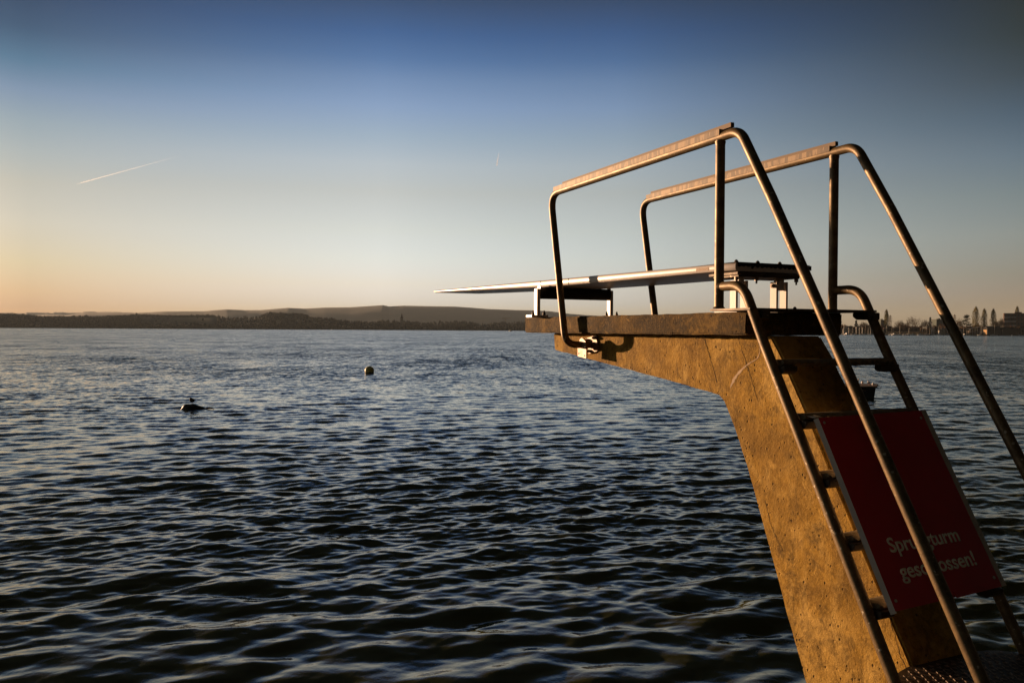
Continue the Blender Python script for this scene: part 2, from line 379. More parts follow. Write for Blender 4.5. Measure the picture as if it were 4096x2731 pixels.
# ---------------------------------------------------------------- handrails (near and far are mirror copies about y=YC)
RT=.0285
def handrail(y0, s, label):                 # s=+1: near side (inwards is +y), s=-1: far side
    t=thing('handrail',label,'handrail',(0,y0,.02),0,'tubular handrails of the diving platform')
    Y=lambda k: y0+s*k
    bm=NB()
    path=fillet([(1.945,Y(.245),-.236),(1.945,Y(0),-.232),(2.228,Y(0),1.05),(0,Y(0),1.05),(-.175,Y(0),1.052),(-.44,Y(0),.62),(-2.55,Y(0),-3.05)],
                [0,.105,.13,0,.14,0,0],10)
    tube(bm,path,RT,24); fin(bm,'rail_tube',M['tube'],t,smooth=True)
    bm=NB(); tube(bm,[(0,Y(0),.022),(0,Y(0),1.03)],RT,24)
    tube(bm,[(0,Y(0),1.0),(0,Y(0),1.022)],[RT,RT*1.14],20,False); tube(bm,[(0,Y(0),.022),(0,Y(0),.034)],[RT*1.35,RT],20,False)
    fin(bm,'post',M['tube'],t,smooth=True)
    # capping profiles
    bm=NB(); e0,e1,e2,e3=(-.025,2.125,-.088,2.03) if s>0 else (.012,2.11,-.004,2.09)
    box(bm,(e0,Y(-.031),1.053),(e1,Y(.031),1.090)); fin(bm,'capping_profile',M['strip'],t,bevel=.0012)
    bm=NB(); ya,yb=(.004,.03) if s>0 else (-.03,-.004)
    box(bm,(e2,Y(ya),1.0915),(e3,Y(yb),1.119)); fin(bm,'top_batten',M['batten'],t,bevel=.0012)
    # fixing to the arm: loose clamp plate half way, bolted base plate on the concrete
    bm=NB(); a=Vector((2.003,Y(.146),0)); b=Vector((1.827,Y(.129),0)); n=Vector((0,s*.012,0))
    def pp(f,z,o=0): q=a.lerp(b,f)+n*o; return (q.x,q.y,z)
    prof=[(0,-.333),(1,-.346),(1,-.262),(.93,-.206),(.52,-.176),(.26,-.186),(0,-.262)]
    prism(bm,[pp(f,z,0) for f,z in prof],[pp(f,z,1) for f,z in prof]); cp=fin(bm,'clamp_plate',M['bright'],t,bevel=.0015)
    for f,z in ((.17,-.308),(.83,-.322)):
        bm=NB(); q=pp(f,z,-.15); tube(bm,[q,(q[0],q[1]+s*.003,q[2])],.0085,14); fin(bm,'bolt_hole',M['rubber'],cp)
    bm=NB(); prof=[(2.005,-.18),(1.851,-.152),(1.815,-.281),(1.972,-.312)]
    prism(bm,[(x,Y(.235),z) for x,z in prof],[(x,Y(.247),z) for x,z in prof]); mp=fin(bm,'mounting_plate',M['bright'],t,bevel=.0015)
    for x,z in ((1.985,-.198),(1.868,-.176),(1.84,-.268),(1.958,-.288)):
        bm=NB(); bolt(bm,(x,Y(.235),z),(0,-s,0),.014,.02); fin(bm,'bolt',M['bright'],mp,smooth=True)
    return t
handrail(0,1,'tubular steel handrail on the near sunlit side, its clamp plate showing on the concrete arm')
handrail(.92,-1,'tubular steel handrail on the far lake side, behind the springboard')

# ---------------------------------------------------------------- ladder
SL=1.757
def sx(z): return -.373-(-.151-z)/SL if z<-.151 else -.373
lad=thing('ladder','steel ladder with dark ribbed treads leading up to the platform','ladder',(-1.4,YC,-2.2))
for y0 in (0,.92):
    bm=NB(); s=1 if y0==0 else -1
    p=fillet([(-.012,y0,.153),(-.215,y0,.153),(sx(-.2),y0,-.2),(sx(-3.0),y0,-3.0)],[0,.16,0,0],12)
    tube(bm,p,RT,24); tube(bm,[(-.02,y0,.153),(-.036,y0,.153)],[RT*1.18,RT],20,False)
    fin(bm,'stringer',M['tube'],lad,smooth=True)
def tread(z,y0=.035,y1=.885):
    xc=sx(z)-.012; bm=NB(); n=34; prev=None
    # lens shaped ribbed tread
    wid=.076
    sec=[]
    for k in range(24):
        a=2*math.pi*k/24; sec.append((math.cos(a)*wid,math.sin(a)*(.013 if math.sin(a)>0 else .020)))
    ys=np.linspace(y0,y1,n*4)
    for y in ys:
        f=(y-y0)/(y1-y0); w=.62+.38*math.sin(math.pi*f)
        ringv=[bm.verts.new(W((xc+cx*w, y, z+cz+.006*math.sin(2*math.pi*(y*22+cx*9))*(1 if cz>0 else .7)))) for cx,cz in sec]
        if prev:
            for k in range(24): bm.faces.new([prev[k],prev[(k+1)%24],ringv[(k+1)%24],ringv[k]])
        else: bm.faces.new(ringv)
        prev=ringv
    bm.faces.new(prev)
    o=fin(bm,'tread',M['tread'],lad,smooth=True)
    for s,yy in ((1,0),(-1,.92)):
        bm=NB(); ya=yy+s*.02; yb=yy+s*.115
        prof=[(xc-.068,z-.016),(xc+.03,z-.016),(xc+.03,z-.05),(xc+.01,z-.062),(xc-.04,z-.062),(xc-.064,z-.045)]
        prism(bm,[(x,ya,q) for x,q in prof],[(x,yb,q) for x,q in prof]); fin(bm,'bracket',M['steel'],o,bevel=.003)
M['tread']=galv('worn_ribbed_tread',(.26,.19,.095),(.12,.085,.04),.6,.2)
for k in range(1,6): tread(-.003-.283*k)
# wide foot step with a raised diamond grid
zz=-1.735; xc=sx(zz)-.05
bm=NB(); P=[]
for k in range(28):
    a=2*math.pi*k/28; P.append((xc+math.copysign(abs(math.cos(a))**.8,math.cos(a))*.19, YC+math.copysign(abs(math.sin(a))**.7,math.sin(a))*.44))
prism(bm,[(x,y,zz-.035) for x,y in P],[(x,y,zz) for x,y in P]); st=fin(bm,'foot_step',M['steel'],lad,bevel=.004)
bm=NB()
for k in range(-9,10):
    for sgn in (1,-1):
        yy=YC+k*.05
        for j in range(10):
            u=-.15+j*.03; x=xc+u; y=yy+sgn*u*.55
            if ((x-xc)/.18)**2+((y-YC)/.42)**2<1: 
                tube(bm,[(x,y,zz+.003),(x+.02,y+sgn*.011,zz+.003)],.0022,4)
fin(bm,'grip_pattern',M['bright'],st)
# top landing plate under the posts
bm=NB(); box(bm,(-.318,-.04,.006),(.035,.955,.019)); tp=fin(bm,'landing_plate',M['steel'],lad,bevel=.002)
for y in (.855,.03):
    bm=NB()
    prof=[(-.34,.004),(-.22,.004),(-.22,-.02),(-.25,-.04),(-.34,-.04)]
    prism(bm,[(x,y,z) for x,z in prof],[(x,y+.10 if y>.5 else y+.06,z) for x,z in prof]); fin(bm,'plate_bracket',M['steel'],tp,bevel=.003)

# ---------------------------------------------------------------- springboard
bd=thing('springboard','long white springboard reaching out over the lake, black roller beneath it','diving board',(1.0,YC,0))
HB=.32
def topz(x): return .306+(x-.044)*(.378-.306)/5.7
def thick(x): return float(np.interp(x,[.04,1.5,2.6,4.1,5.0,5.75],[.048,.060,.064,.046,.036,.026]))
def hw(x): return HB
def board_seg(x0,x1,name,n):
    bm=NB(); prev=None
    for x in np.linspace(x0,x1,n):
        t=topz(x); h=thick(x); w=hw(x); r=.010
        if x<.075: w-=(.075-x)*.6
        sec=[(-w,t-h+.012),(-w,t-r),(-w+r*.4,t-r*.35),(-w+r,t),(w-r,t),(w-r*.4,t-r*.35),(w,t-r),(w,t-h+.012),(w-.006,t-h+.004),(w-.03,t-h),(-w+.03,t-h),(-w+.006,t-h+.004)]
        rg=[bm.verts.new(W((x,YC+a,b))) for a,b in sec]
        if prev:
            for k in range(len(sec)): bm.faces.new([prev[k],prev[(k+1)%len(sec)],rg[(k+1)%len(sec)],rg[k]])
        else: bm.faces.new(rg)
        prev=rg
    bm.faces.new(prev)
    return fin(bm,name,M['white'],bd,smooth=True)
pl=board_seg(.044,5.739,'plank',60)
for x in (2.16,2.70,4.42):
    bm=NB(); t=topz(x); h=thick(x)
    box(bm,(x-.003,YC-HB-.0012,t-h+.006),(x+.003,YC-HB+.004,t-.004)); fin(bm,'seam',M['crack'],pl)
bm=NB(); t=topz(.35); box(bm,(.275,YC-HB-.0015,t-.035),(.405,YC-HB+.002,t-.014)); fin(bm,'sticker',M['sticker'],pl)
bm=NB(); box(bm,(.3,YC-HB+.05,topz(2.6)-.095+.01),(5.2,YC+HB-.05,topz(2.6)-.095+.012)) if False else box(bm,(.5,YC-.24,.2405),(1.1,YC-.22,.2425))
bm.free()
# black grit cover at the rear with ragged lower edge on the end face, screw heads on top
bm=NB(); n=60; zt=topz(.044)+.003
vt=[];vb=[]
for i in range(n+1):
    y=YC-HB+.035+(2*HB-.04)*i/n; drop=.021+.004*math.sin(i*1.7)+random.uniform(-.002,.003)+.005*(i/n)
    vt.append((.0405,y,zt)); vb.append((.0405,y,zt-drop))
for i in range(n):
    prism(bm,[vt[i],vt[i+1],vb[i+1],vb[i]],[(.05,p[1],p[2]) for p in (vt[i],vt[i+1],vb[i+1],vb[i])])
box(bm,(.0405,YC-HB+.02,zt-.0005),(.62,YC+HB-.02,zt+.004))
gc=fin(bm,'grit_cover',M['grit'],bd)
for y in (YC-.26,YC-.09,YC+.09,YC+.26):
    bm=NB(); bolt(bm,(.085,y,zt+.004),(0,0,1),.017,.003); fin(bm,'screw_head',M['steel'],gc,smooth=True)
bm=NB(); tube(bm,[(.039,.29,topz(.04)-.026),(.05,.29,topz(.04)-.026)],.007,12); fin(bm,'drain_hole',M['rubber'],gc)
# rear hinge: cross plate, two clevises
bm=NB(); box(bm,(.06,YC-.27,.238),(.34,YC+.27,.2535)); hp=fin(bm,'hinge_plate',M['steel'],bd,bevel=.002)
bm=NB(); box(bm,(.075,YC-.25,.226),(.32,YC+.25,.2375)); fin(bm,'packing_plate',M['steel'],bd,bevel=.002)
for y in (YC-.245,YC-.085,YC+.085,YC+.245):
    bm=NB(); bolt(bm,(.10,y,.226),(0,0,-1),.013,.020,dome=False); tube(bm,[(.10,y,.206),(.10,y,.188)],.006,8); fin(bm,'hinge_bolt',M['bright'],hp)
for yc in (YC-.165,YC+.165):
    for dy in (-.048,.034):
        bm=NB(); box(bm,(.14,yc+dy,.012),(.20,yc+dy+.016,.208)); u=fin(bm,'hinge_upright',M['post'],bd,bevel=.002)
        if dy<0:
            bm=NB(); bolt(bm,(.17,yc+dy,.182),(0,-1,0),.014,.014,dome=False); tube(bm,[(.17,yc+dy-.014,.182),(.17,yc+dy-.022,.182)],.008,10); fin(bm,'hinge_pin',M['bright'],u)
    bm=NB(); box(bm,(.145,yc-.022,.152),(.195,yc+.022,.2255)); fin(bm,'hinge_lug',M['post'],bd,bevel=.002)
    bm=NB(); box(bm,(.08,yc-.09,.0008),(.30,yc+.09,.0115)); bp=fin(bm,'base_plate',M['post'],bd,bevel=.002)
    bm=NB(); bolt(bm,(.10,yc+.07,.0115),(0,0,1),.015,.022); fin(bm,'anchor_nut',M['steel'],bp,smooth=True)
# fulcrum stand and roller
XS=2.63
bm=NB(); zc=topz(XS)-thick(XS)-.0535
tube(bm,[(XS,YC-.365,zc),(XS,YC+.365,zc)],.053,32); fin(bm,'roller',M['rubber'],bd,smooth=True)
for sg in (-1,1):
    y=YC+sg*.385
    bm=NB(); box(bm,(XS-.03,y-.017,.022),(XS+.03,y+.017,.262)); lg=fin(bm,'stand_leg',M['post'],bd,bevel=.003)
    bm=NB(); tube(bm,[(XS-.005,y+sg*-.018-.004,.262),(XS-.005,y+sg*-.018+.004,.262)],.032,24); fin(bm,'roller_disc',M['post'],lg)
    bm=NB(); box(bm,(XS-.06,y-.085,.0008),(XS+.06,y+.085,.0215)); bp=fin(bm,'foot_plate',M['post'],bd,bevel=.003)
    for dy in (-.055,.055):
        bm=NB(); bolt(bm,(XS-.03,y+dy,.0215),(0,0,1),.014,.02); tube(bm,[(XS-.03,y+dy,.03),(XS-.03,y+dy,.062)],.008,8); fin(bm,'anchor_nut',M['steel'],bp,smooth=True)

# ---------------------------------------------------------------- warning sign on the ladder
TL=Vector((-.712,.08,-.566)); BL=Vector((-1.20,.08,-1.428)); TRr=Vector((-.712,.852,-.556)); BRr=Vector((-1.196,.852,-1.41))
sg=thing('warning_sign','dark red closed-tower sign with cream lettering fixed across the ladder','sign',(-1.2,YC,-1.5))
nrm=Vector((-.868,0,.495))                  # outward (towards the viewer and up)
def pq(u,v,o=0): 
    p=TL.lerp(TRr,u).lerp(BL.lerp(BRr,u),v)+nrm*o; return (p.x,p.y,p.z)
bm=NB(); prism(bm,[pq(0,0),pq(1,0),pq(1,1),pq(.56,1.004),pq(.545,.965),pq(.53,1.0),pq(0,1)],[pq(0,0,-.006),pq(1,0,-.006),pq(1,1,-.006),pq(.56,1.004,-.006),pq(.545,.965,-.006),pq(.53,1.0,-.006),pq(0,1,-.006)])
fin(bm,'panel',M['red'],sg)
bm=NB(); prism(bm,[pq(0,0,-.0065),pq(1,0,-.0065),pq(1,.96,-.0065),pq(0,.96,-.0065)],[pq(0,0,-.009),pq(1,0,-.009),pq(1,.96,-.009),pq(0,.96,-.009)]); fin(bm,'added_backing',M['cream'],sg)  # unseen cream sheet added to keep the panel's red bounce off the treads
def flange(P0,P1,w0,w1,d,name):             # strip along an edge
    bm=NB(); t=nrm*.004
    q=[P0,P1,P1+w1,P0+w0]; prism(bm,[tuple(a) for a in q],[tuple(a+d) for a in q]); return fin(bm,name,M['cream'],sg)
v=lambda t:Vector(t)
back=Vector((.075,-.004,-.043))*.27
flange(v(pq(0,0)),v(pq(0,1.01)),back+Vector((0,-.012,0)),back+Vector((0,-.012,0)),Vector((0,.006,0)),'side_flange')
flange(v(pq(1.001,-.003)),v(pq(1.001,1.0)),Vector((.0,.040,0)),Vector((.0,.034,0)),-nrm*.006,'edge_strip')
# folded cover over the third tread
bm=NB(); n=16; a=[];b=[]
for i in range(n+1):
    f=i/n; p=v(pq(0-.03*(1-f)+.03*f,0)); bx=.085+.10*math.sin(math.pi*f)**.8
    a.append((p.x,p.y,p.z)); b.append((p.x+bx,p.y-.01+.02*f,p.z+.004))
for i in range(n):
    q=[a[i],a[i+1],b[i+1],b[i]]; prism(bm,q,[(x,y,z+.005) for x,y,z in q])
fin(bm,'top_cover',M['cream'],sg)
for u,vv in ((.035,.03),(.965,.045),(.035,.955),(.962,.95)):
    bm=NB(); p=v(pq(u,vv,.0)); tube(bm,[p,p+nrm*.003,p+nrm*.0045],[.008,.008,.004],12); fin(bm,'rivet',M['cream'],sg)
def text(s,u0,v0,width,cap,name):
    c=bpy.data.curves.new(name,'FONT'); c.body=s; c.size=1; c.offset=.018; c.resolution_u=4
    o=bpy.data.objects.new(name,c); COL.objects.link(o); dg=bpy.context.evaluated_depsgraph_get(); dg.update()
    me=bpy.data.meshes.new_from_object(o.evaluated_get(dg)); bpy.data.objects.remove(o)
    co=[q.co.copy() for q in me.vertices]; x0=min(q.x for q in co); x1=max(q.x for q in co)
    right=(TRr-TL).normalized(); down=(BL-TL).normalized()
    o0=v(pq(u0,v0,.0016))
    bm=NB(); bm.from_mesh(me)
    for q in bm.verts:
        p=o0+right*((q.co.x-x0)/(x1-x0)*width)-down*(q.co.y*cap/.73); q.co=W(p)
    g=bmesh.ops.extrude_face_region(bm,geom=bm.faces[:])
    for q in [e for e in g['geom'] if isinstance(e,bmesh.types.BMVert)]: q.co-=W(nrm)*.0022
    bpy.data.meshes.remove(me)
    return fin(bm,name,M['letter'],sg)
text('Sprungturm',.158,.735,.505,.075,'lettering')
text('geschlossen!',.160,.865,.545,.075,'lettering')

# ---------------------------------------------------------------- things on the water
bx,by=ground(1478,71)
bu=thing('marker_buoy','round yellow mooring buoy with a dark waterline floating on the open lake','buoy',(bx,by,WZ))
bm=NB(); sphere(bm,(bx,by,WZ+.24),(.415,.415,.405),32,24)
M['buoy']=mpaint('yellow_buoy',(1.0,.85,.28),(.8,.6,.15),.5,.72,5)
fin(bm,'float_ball',M['buoy'],bu,smooth=True)
bm=NB(); tube(bm,[(bx,by,WZ-.1),(bx,by,WZ+.08)],[.36,.4195],32); fin(bm,'weed_band',M['rubber'],bu,smooth=True)
# dark mound with a bird
mx,my=ground(771,38.7)
M['mound']=mpaint('wet_dark_hide',(.022,.018,.012),(.08,.06,.04),.5,.66,6)
mo=thing('half_sunk_hull','dark rounded half-sunken mound with a frayed line down its side, left of the buoy','mound',(mx,my,WZ))
bm=NB(); S=sphere(bm,(0,0,0),(1,1,1),28,18,.0)
for q in S:
    a=q.co.copy(); lx=a.x*.72; taper=1-.18*a.x; q.co=Vector((lx*.84+.04*math.sin(a.z*5),a.y*.34,a.z*.285*taper*(1+.05*math.sin(a.x*9))))
bm.transform(Matrix.Translation(W((mx,my,WZ-.02)))@Matrix.Rotation(FACE,4,'Z'))
fin(bm,'shell',M['mound'],mo,smooth=True)
def loc(px,D,z): x,y=ground(px,D); return (x,y,z)
bm=NB(); tube(bm,fillet([loc(724,38.5,WZ-.02),loc(735,38.42,WZ+.06),loc(745,38.42,WZ+.14),loc(756,38.44,WZ+.22),loc(772,38.5,WZ+.27)],.05,3),.008,6); fin(bm,'frayed_line',M['bright'],mo,smooth=True)
bm=NB(); tube(bm,fillet([loc(712,38.6,WZ-.04),loc(722,38.5,WZ+.03),loc(733,38.45,WZ+.12),loc(742,38.45,WZ+.17)],.05,3),.012,6); fin(bm,'frayed_line',M['bright'],mo,smooth=True)
bm=NB(); a=loc(812,38.75,WZ-.01); b=loc(838,38.75,WZ+.075); c=loc(857,38.8,WZ+.02)
tube(bm,[a,loc(825,38.75,WZ+.05),b,loc(848,38.75,WZ+.06),c],[.03,.045,.05,.035,.012],10); M['stick']=mpaint('wet_driftwood',(.34,.2,.13),(.1,.06,.04),.4,.6,9)
o=fin(bm,'driftwood',M['stick'],smooth=True); tag(o,'wet brown driftwood stick floating beside the dark mound','driftwood')

def bird(name,label,cat,p,h,face,kind,group=None,tuck=False,crouch=False):
    """standing water bird; h = height, face = plan heading"""
    t=thing(name,label,cat,p,0,group); ch,sh=math.cos(face),math.sin(face)
    def L(a,b,c): return (p[0]+(a*ch-b*sh)*h, p[1]+(a*sh+b*ch)*h, p[2]+c*h)
    lz=.12 if crouch else .26
    prof=[(-.60,.10,.012),(-.48,.09,.06),(-.3,.05,.14),(-.08,.02,.215),(.12,.03,.225),(.27,.1,.18),(.34,.22,.11),(.36,.32,.095),(.37,.40,.125),(.40,.45,.12),(.47,.44,.06),(.50,.43,.03)]
    if tuck: prof=[(-.45,.06,.02),(-.36,.06,.10),(-.2,.06,.2),(0,.07,.27),(.15,.12,.26),(.24,.22,.19),(.26,.30,.15),(.27,.36,.14),(.31,.40,.10),(.35,.40,.04)]
    bm=NB(); pts=[L(a,0,lz+.19+c) for a,c,r in prof]; 
    tube(bm,pts,[r*h for a,c,r in prof],14); fin(bm,'body',M[kind],t,smooth=True)
    hx,hz=prof[-2][0],prof[-2][1]
    bm=NB(); tube(bm,[L(hx+.03,0,lz+.185+hz),L(hx+.09,0,lz+.175+hz),L(hx+.17,0,lz+.15+hz)],[.04*h,.03*h,.006*h],8); fin(bm,'beak',M['beak_'+kind],t,smooth=True)
    for s in (-1,1):
        bm=NB(); tube(bm,[L(0,s*.08,lz+.06),L(.02,s*.08,lz*.5),L(0,s*.08,.01)],.017*h,6); tube(bm,[L(-.02,s*.08,.008),L(.12,s*.10,.006)],[.012*h,.02*h],6); fin(bm,'leg',M['leg_'+kind],t)
        bm=NB(); tube(bm,[L(.16,s*.17,lz+.24),L(0,s*.21,lz+.27),L(-.25,s*.16,lz+.27),L(-.55,s*.05,lz+.28)],[.05*h,.12*h,.09*h,.01*h],10); fin(bm,'wing',M['wing_'+kind],t,smooth=True)
    for sy in (-1,1): bm=NB(); sphere(bm,L(hx-.02,sy*.07,lz+.22+hz),(.018*h,)*3,6,5); fin(bm,'eye',M['rubber'],t)
    return t
M['gull']=mat('gull_white',(.78,.74,.70),.8); M['wing_gull']=mat('gull_grey_wing',(.40,.40,.42),.8); M['beak_gull']=mat('gull_beak',(.3,.05,.03),.6); M['leg_gull']=M['beak_gull']
M['coot']=mat('coot_black',(.012,.012,.013),.8); M['wing_coot']=M['coot']; M['beak_coot']=mat('coot_white_beak',(.75,.7,.6),.5); M['leg_coot']=mat('coot_leg',(.12,.11,.08),.7)
cx,cy=ground(769,38.65)
bird('coot','small black water bird with a white beak standing on the dark mound','bird',(cx,cy,WZ+.25),.38,YAW+math.pi*1.12,'coot',tuck=True)
# raft and gulls
rz=WZ+.74
M['raft']=mpaint('tarred_raft_side',(.016,.013,.010),(.04,.03,.02),.8,.6,4)
M['plankwood']=mpaint('weathered_plank',(.17,.11,.065),(.3,.18,.1),.8,.58,5)
ra=thing('bathing_raft','dark floating raft with a plank deck and birds on it, behind the ladder','raft',(*ground(3430,49.5),WZ))
def rp(u,w,z): x,y=ground(3495+ (u)*F_PX/47.5, 47.5+w*.85); return (x,y,z)
bm=NB()
hull8(bm,[rp(-3.1,0,WZ-.3),rp(.02,0,WZ-.3),rp(-.1,2.6,WZ-.3),rp(-3.2,2.6,WZ-.3),rp(-3.1,0,WZ+.60),rp(.16,0,WZ+.60),rp(0,2.7,WZ+.60),rp(-3.2,2.6,WZ+.60)])
fin(bm,'float_body',M['raft'],ra,bevel=.02)
bm=NB(); box_=[rp(-3.3,-.12,WZ+.605),rp(.26,-.12,WZ+.605),rp(.12,2.8,WZ+.605),rp(-3.3,2.75,WZ+.605)]
prism(bm,box_,[(a,b,c+.05) for a,b,c in box_]); fin(bm,'rim',M['raft'],ra,bevel=.01)
for i in range(9):
    w0=-.2+i*.335; q=[rp(-3.35,w0,WZ+.66),rp(.20+random.uniform(0,.12)+(.2 if i==4 else 0),w0,WZ+.66),rp(.20+random.uniform(0,.1),w0+.315,WZ+.66),rp(-3.35,w0+.315,WZ+.66)]
    bm=NB(); prism(bm,q,[(a,b,c+.05) for a,b,c in q]); fin(bm,'deck_plank',M['plankwood'],ra,bevel=.006)
bm=NB(); tube(bm,[rp(-.75,-.02,WZ+.44),rp(-.6,-.05,WZ+.47),rp(-.45,-.02,WZ+.43)],.018,6); fin(bm,'rope_handle',M['bright'],ra)
gl=[(3363,48.6,.22,2.6,'white gull at the far left end of the raft, beside the column',False),
    (3432,50.6,.25,2.9,'white gull half hidden behind the near handrail on the raft',False),
    (3451,48.6,.24,3.4,'grey-winged gull standing left of the upright white gull on the raft',True),
    (3477,48.4,.25,-.2,'upright white gull in the middle of the three at the raft end',True),
    (3494,47.9,.22,3.5,'hunched gull on the raft corner, nearest its end',True)]
for i,(px,D,h,f,lb,tk) in enumerate(gl):
    x,y=ground(px,D); bird('gull',lb,'bird',(x,y,WZ+.71),h*1.15,YAW+f,'gull','gulls resting on the raft',tuck=tk,crouch=(i==4))

# ---------------------------------------------------------------- land
def hillmat(name,a,b,sc):
    m=mat(name,a,1,0,.1); a,b=kk(name,a,b); t=NT(m); n=t.noise(t.mapped((1,1,1)),sc,8,.7); t.set('Base Color',t.ramp(n,[(.35,a),(.5,b),(.68,a)])); return m
M['hillfar']=hillmat('far_hill_woods',(.10,.08,.05),(.14,.11,.07),.002)
M['hillmid']=hillmat('mid_hill',(.06,.058,.038),(.10,.095,.06),.0025)
M['field']=hillmat('winter_field',(.04,.05,.008),(.06,.07,.014),.01)
from mathutils import noise
def ridge(name,poly,D,depth,front,matl,n=420,rowsn=10,rough_=1.,step=False):
    """real hill body: rises from the shore at distance `front` to the crest at D and falls behind"""
    px=np.linspace(poly[0][0],poly[-1][0],n); py=np.interp(px,[p[0] for p in poly],[p[1] for p in poly])
    g=np.random.default_rng(int(D)); nz=np.zeros(n)
    for w,a in ((3,.5),(7,.35),(19,.25)):
        k=g.normal(0,1,n//w+3); nz+=np.interp(np.arange(n)/w,np.arange(len(k)),k)*a
    bm=NB(); rows=[]
    prof=[(0,0)]+[(s,math.sin(s*math.pi/2)**1.25) for s in np.linspace(.08,1,rowsn)]
    for j,(s,hf) in enumerate(prof+[(1.0+.25,.93),(1.5,.6),(2.2,0)]):
        row=[]
        for i in range(n):
            Dd=front+(D-front)*s if s<=1 else D+(s-1)*depth
            x,y=ground(px[i],Dd); top=alt(px[i],py[i],D)+nz[i]*rough_*(1 if s>=.99 else 0)
            z=WZ-.25+(top-WZ)*hf+noise.noise(Vector((x/420,y/420,3)))*9*rough_*math.sin(math.pi*min(1,hf))
            row.append(bm.verts.new(W((x,y,z))))
        rows.append(row)
    for a,b in zip(rows[:-1],rows[1:]):
        for i in range(n-1): bm.faces.new([a[i],a[i+1],b[i+1],b[i]])
    o=fin(bm,name,matl,recalc=True,smooth=True,ang=80); tag(o,kind='structure'); return o
farp=[(-900,1256),(-400,1252),(0,1250),(50,1250),(56,1253),(100,1252),(106,1249),(180,1250),(192,1249),(197,1252),(210,1252),(214,1248),(248,1248),(264,1250),(330,1250),(336,1246),(379,1246),(384,1248),(435,1247),(533,1250),(560,1253),(700,1256),(900,1262)]
ridge('hills_hazy',farp,11500,1500,9800,M['hillfar'],700,5,2.)
ridge('hills',[(-900,1285),(0,1275),(110,1262),(187,1259),(262,1261),(337,1252),(421,1252),(514,1253),(600,1250),(655,1247),(818,1246),(860,1242),(889,1240),(907,1239),(982,1242),(1041,1242),(1100,1237),(1153,1233),(1219,1236),(1301,1232),(1400,1231),(1485,1226),(1531,1223),(1556,1228),(1612,1225),(1730,1227),(1816,1228),(1878,1232),(1954,1238),(2071,1242),(2138,1243),(2200,1247),(2280,1257),(2348,1262),(2600,1276),(2900,1296),(3100,1310)],9000,1500,5600,M['hillmid'],900,12,2.2)
nearp=[(-900,1266),(0,1266),(60,1265),(120,1269),(200,1272),(330,1275),(420,1271),(510,1267),(600,1266),(650,1268),(850,1268),(868,1272),(1000,1273),(1041,1272),(1060,1263),(1102,1260),(1204,1261),(1240,1273),(1352,1289),(1420,1291),(1500,1293),(1650,1294),(1900,1298),(2150,1302),(2500,1304),(2800,1308)]
NS,ND=2750,3450
ridge('hills_near',nearp,ND,900,NS,M['field'],500,10,.6)
def nearz(px,s):                           # height of the near land
    top=alt(px,np.interp(px,[p[0] for p in nearp],[p[1] for p in nearp]),ND); return WZ-.25+(top-WZ)*(math.sin(s*math.pi/2)**1.25 if s>0 else 0)
# woodland on the far shore, one mass
M['wood']=hillmat('bare_winter_wood',(.006,.009,.002),(.014,.017,.004),.03)
M['wood_r']=hillmat('reddish_bare_wood',(.05,.022,.007),(.10,.045,.015),.06)
def tuft(bm,x,y,z,h,w,sides=6,spike=0):
    c=W((x,y,z)); rings=[]
    for f,rr in ((0,.35),(.25,.95),(.6,.9),(.85,.5)):
        rings.append([bm.verts.new(c+Vector((math.cos(k*6.283/sides)*w*rr*random.uniform(.7,1.2),math.sin(k*6.283/sides)*w*rr*random.uniform(.7,1.2),h*f*random.uniform(.9,1.1)))) for k in range(sides)])
    for a,b in zip(rings[:-1],rings[1:]):
        for k in range(sides): bm.faces.new([a[k],a[(k+1)%sides],b[(k+1)%sides],b[k]])
    tp=bm.verts.new(c+Vector((0,0,h)))
    for k in range(sides): bm.faces.new([rings[-1][k],rings[-1][(k+1)%sides],tp])
bm=NB()
def pole_noise(px,w): return math.sin(px/w)+.6*math.sin(px/w*2.3+1)+.4*math.sin(px/w*5.1+2)
for i in range(13000):
    px=random.uniform(-500,2450); s=random.random()**1.3
    if i<1500: s=random.uniform(0,.03)
    dens=.85
    if 560<px<870 and .2<s<.95: dens=.02
    if 880<px<1040 and s>.3: dens=.1
    if 930<px<1400 and s<.75: dens=.42
    if px>1400: dens=.8 if s<.35 else .25
    if s<.03: dens=1
    if random.random()>dens: continue
    D=NS+(ND-NS)*s+5; x,y=ground(px,D); h=random.uniform(6,12)*(1.1+.3*pole_noise(px,40))
    if px>1360: h*=1.15
    tuft(bm,x,y,nearz(px,s)-.5,h,random.uniform(2.6,5)); 
for px0,px1,sc in ((560,865,1.5),(1052,1236,1.0),(-400,560,1.0)):
    for i in range(500 if sc<1.2 else 420):
        px=random.uniform(px0,px1); D=ND-random.uniform(0,90); x,y=ground(px,D); tuft(bm,x,y,nearz(px,.96)-1,random.uniform(6,11),random.uniform(2.5,4))
o=fin(bm,'woodland',M['wood'],smooth=False); tag(o,'dark bare woods along the far shore and hill crests','woods',kind='stuff')

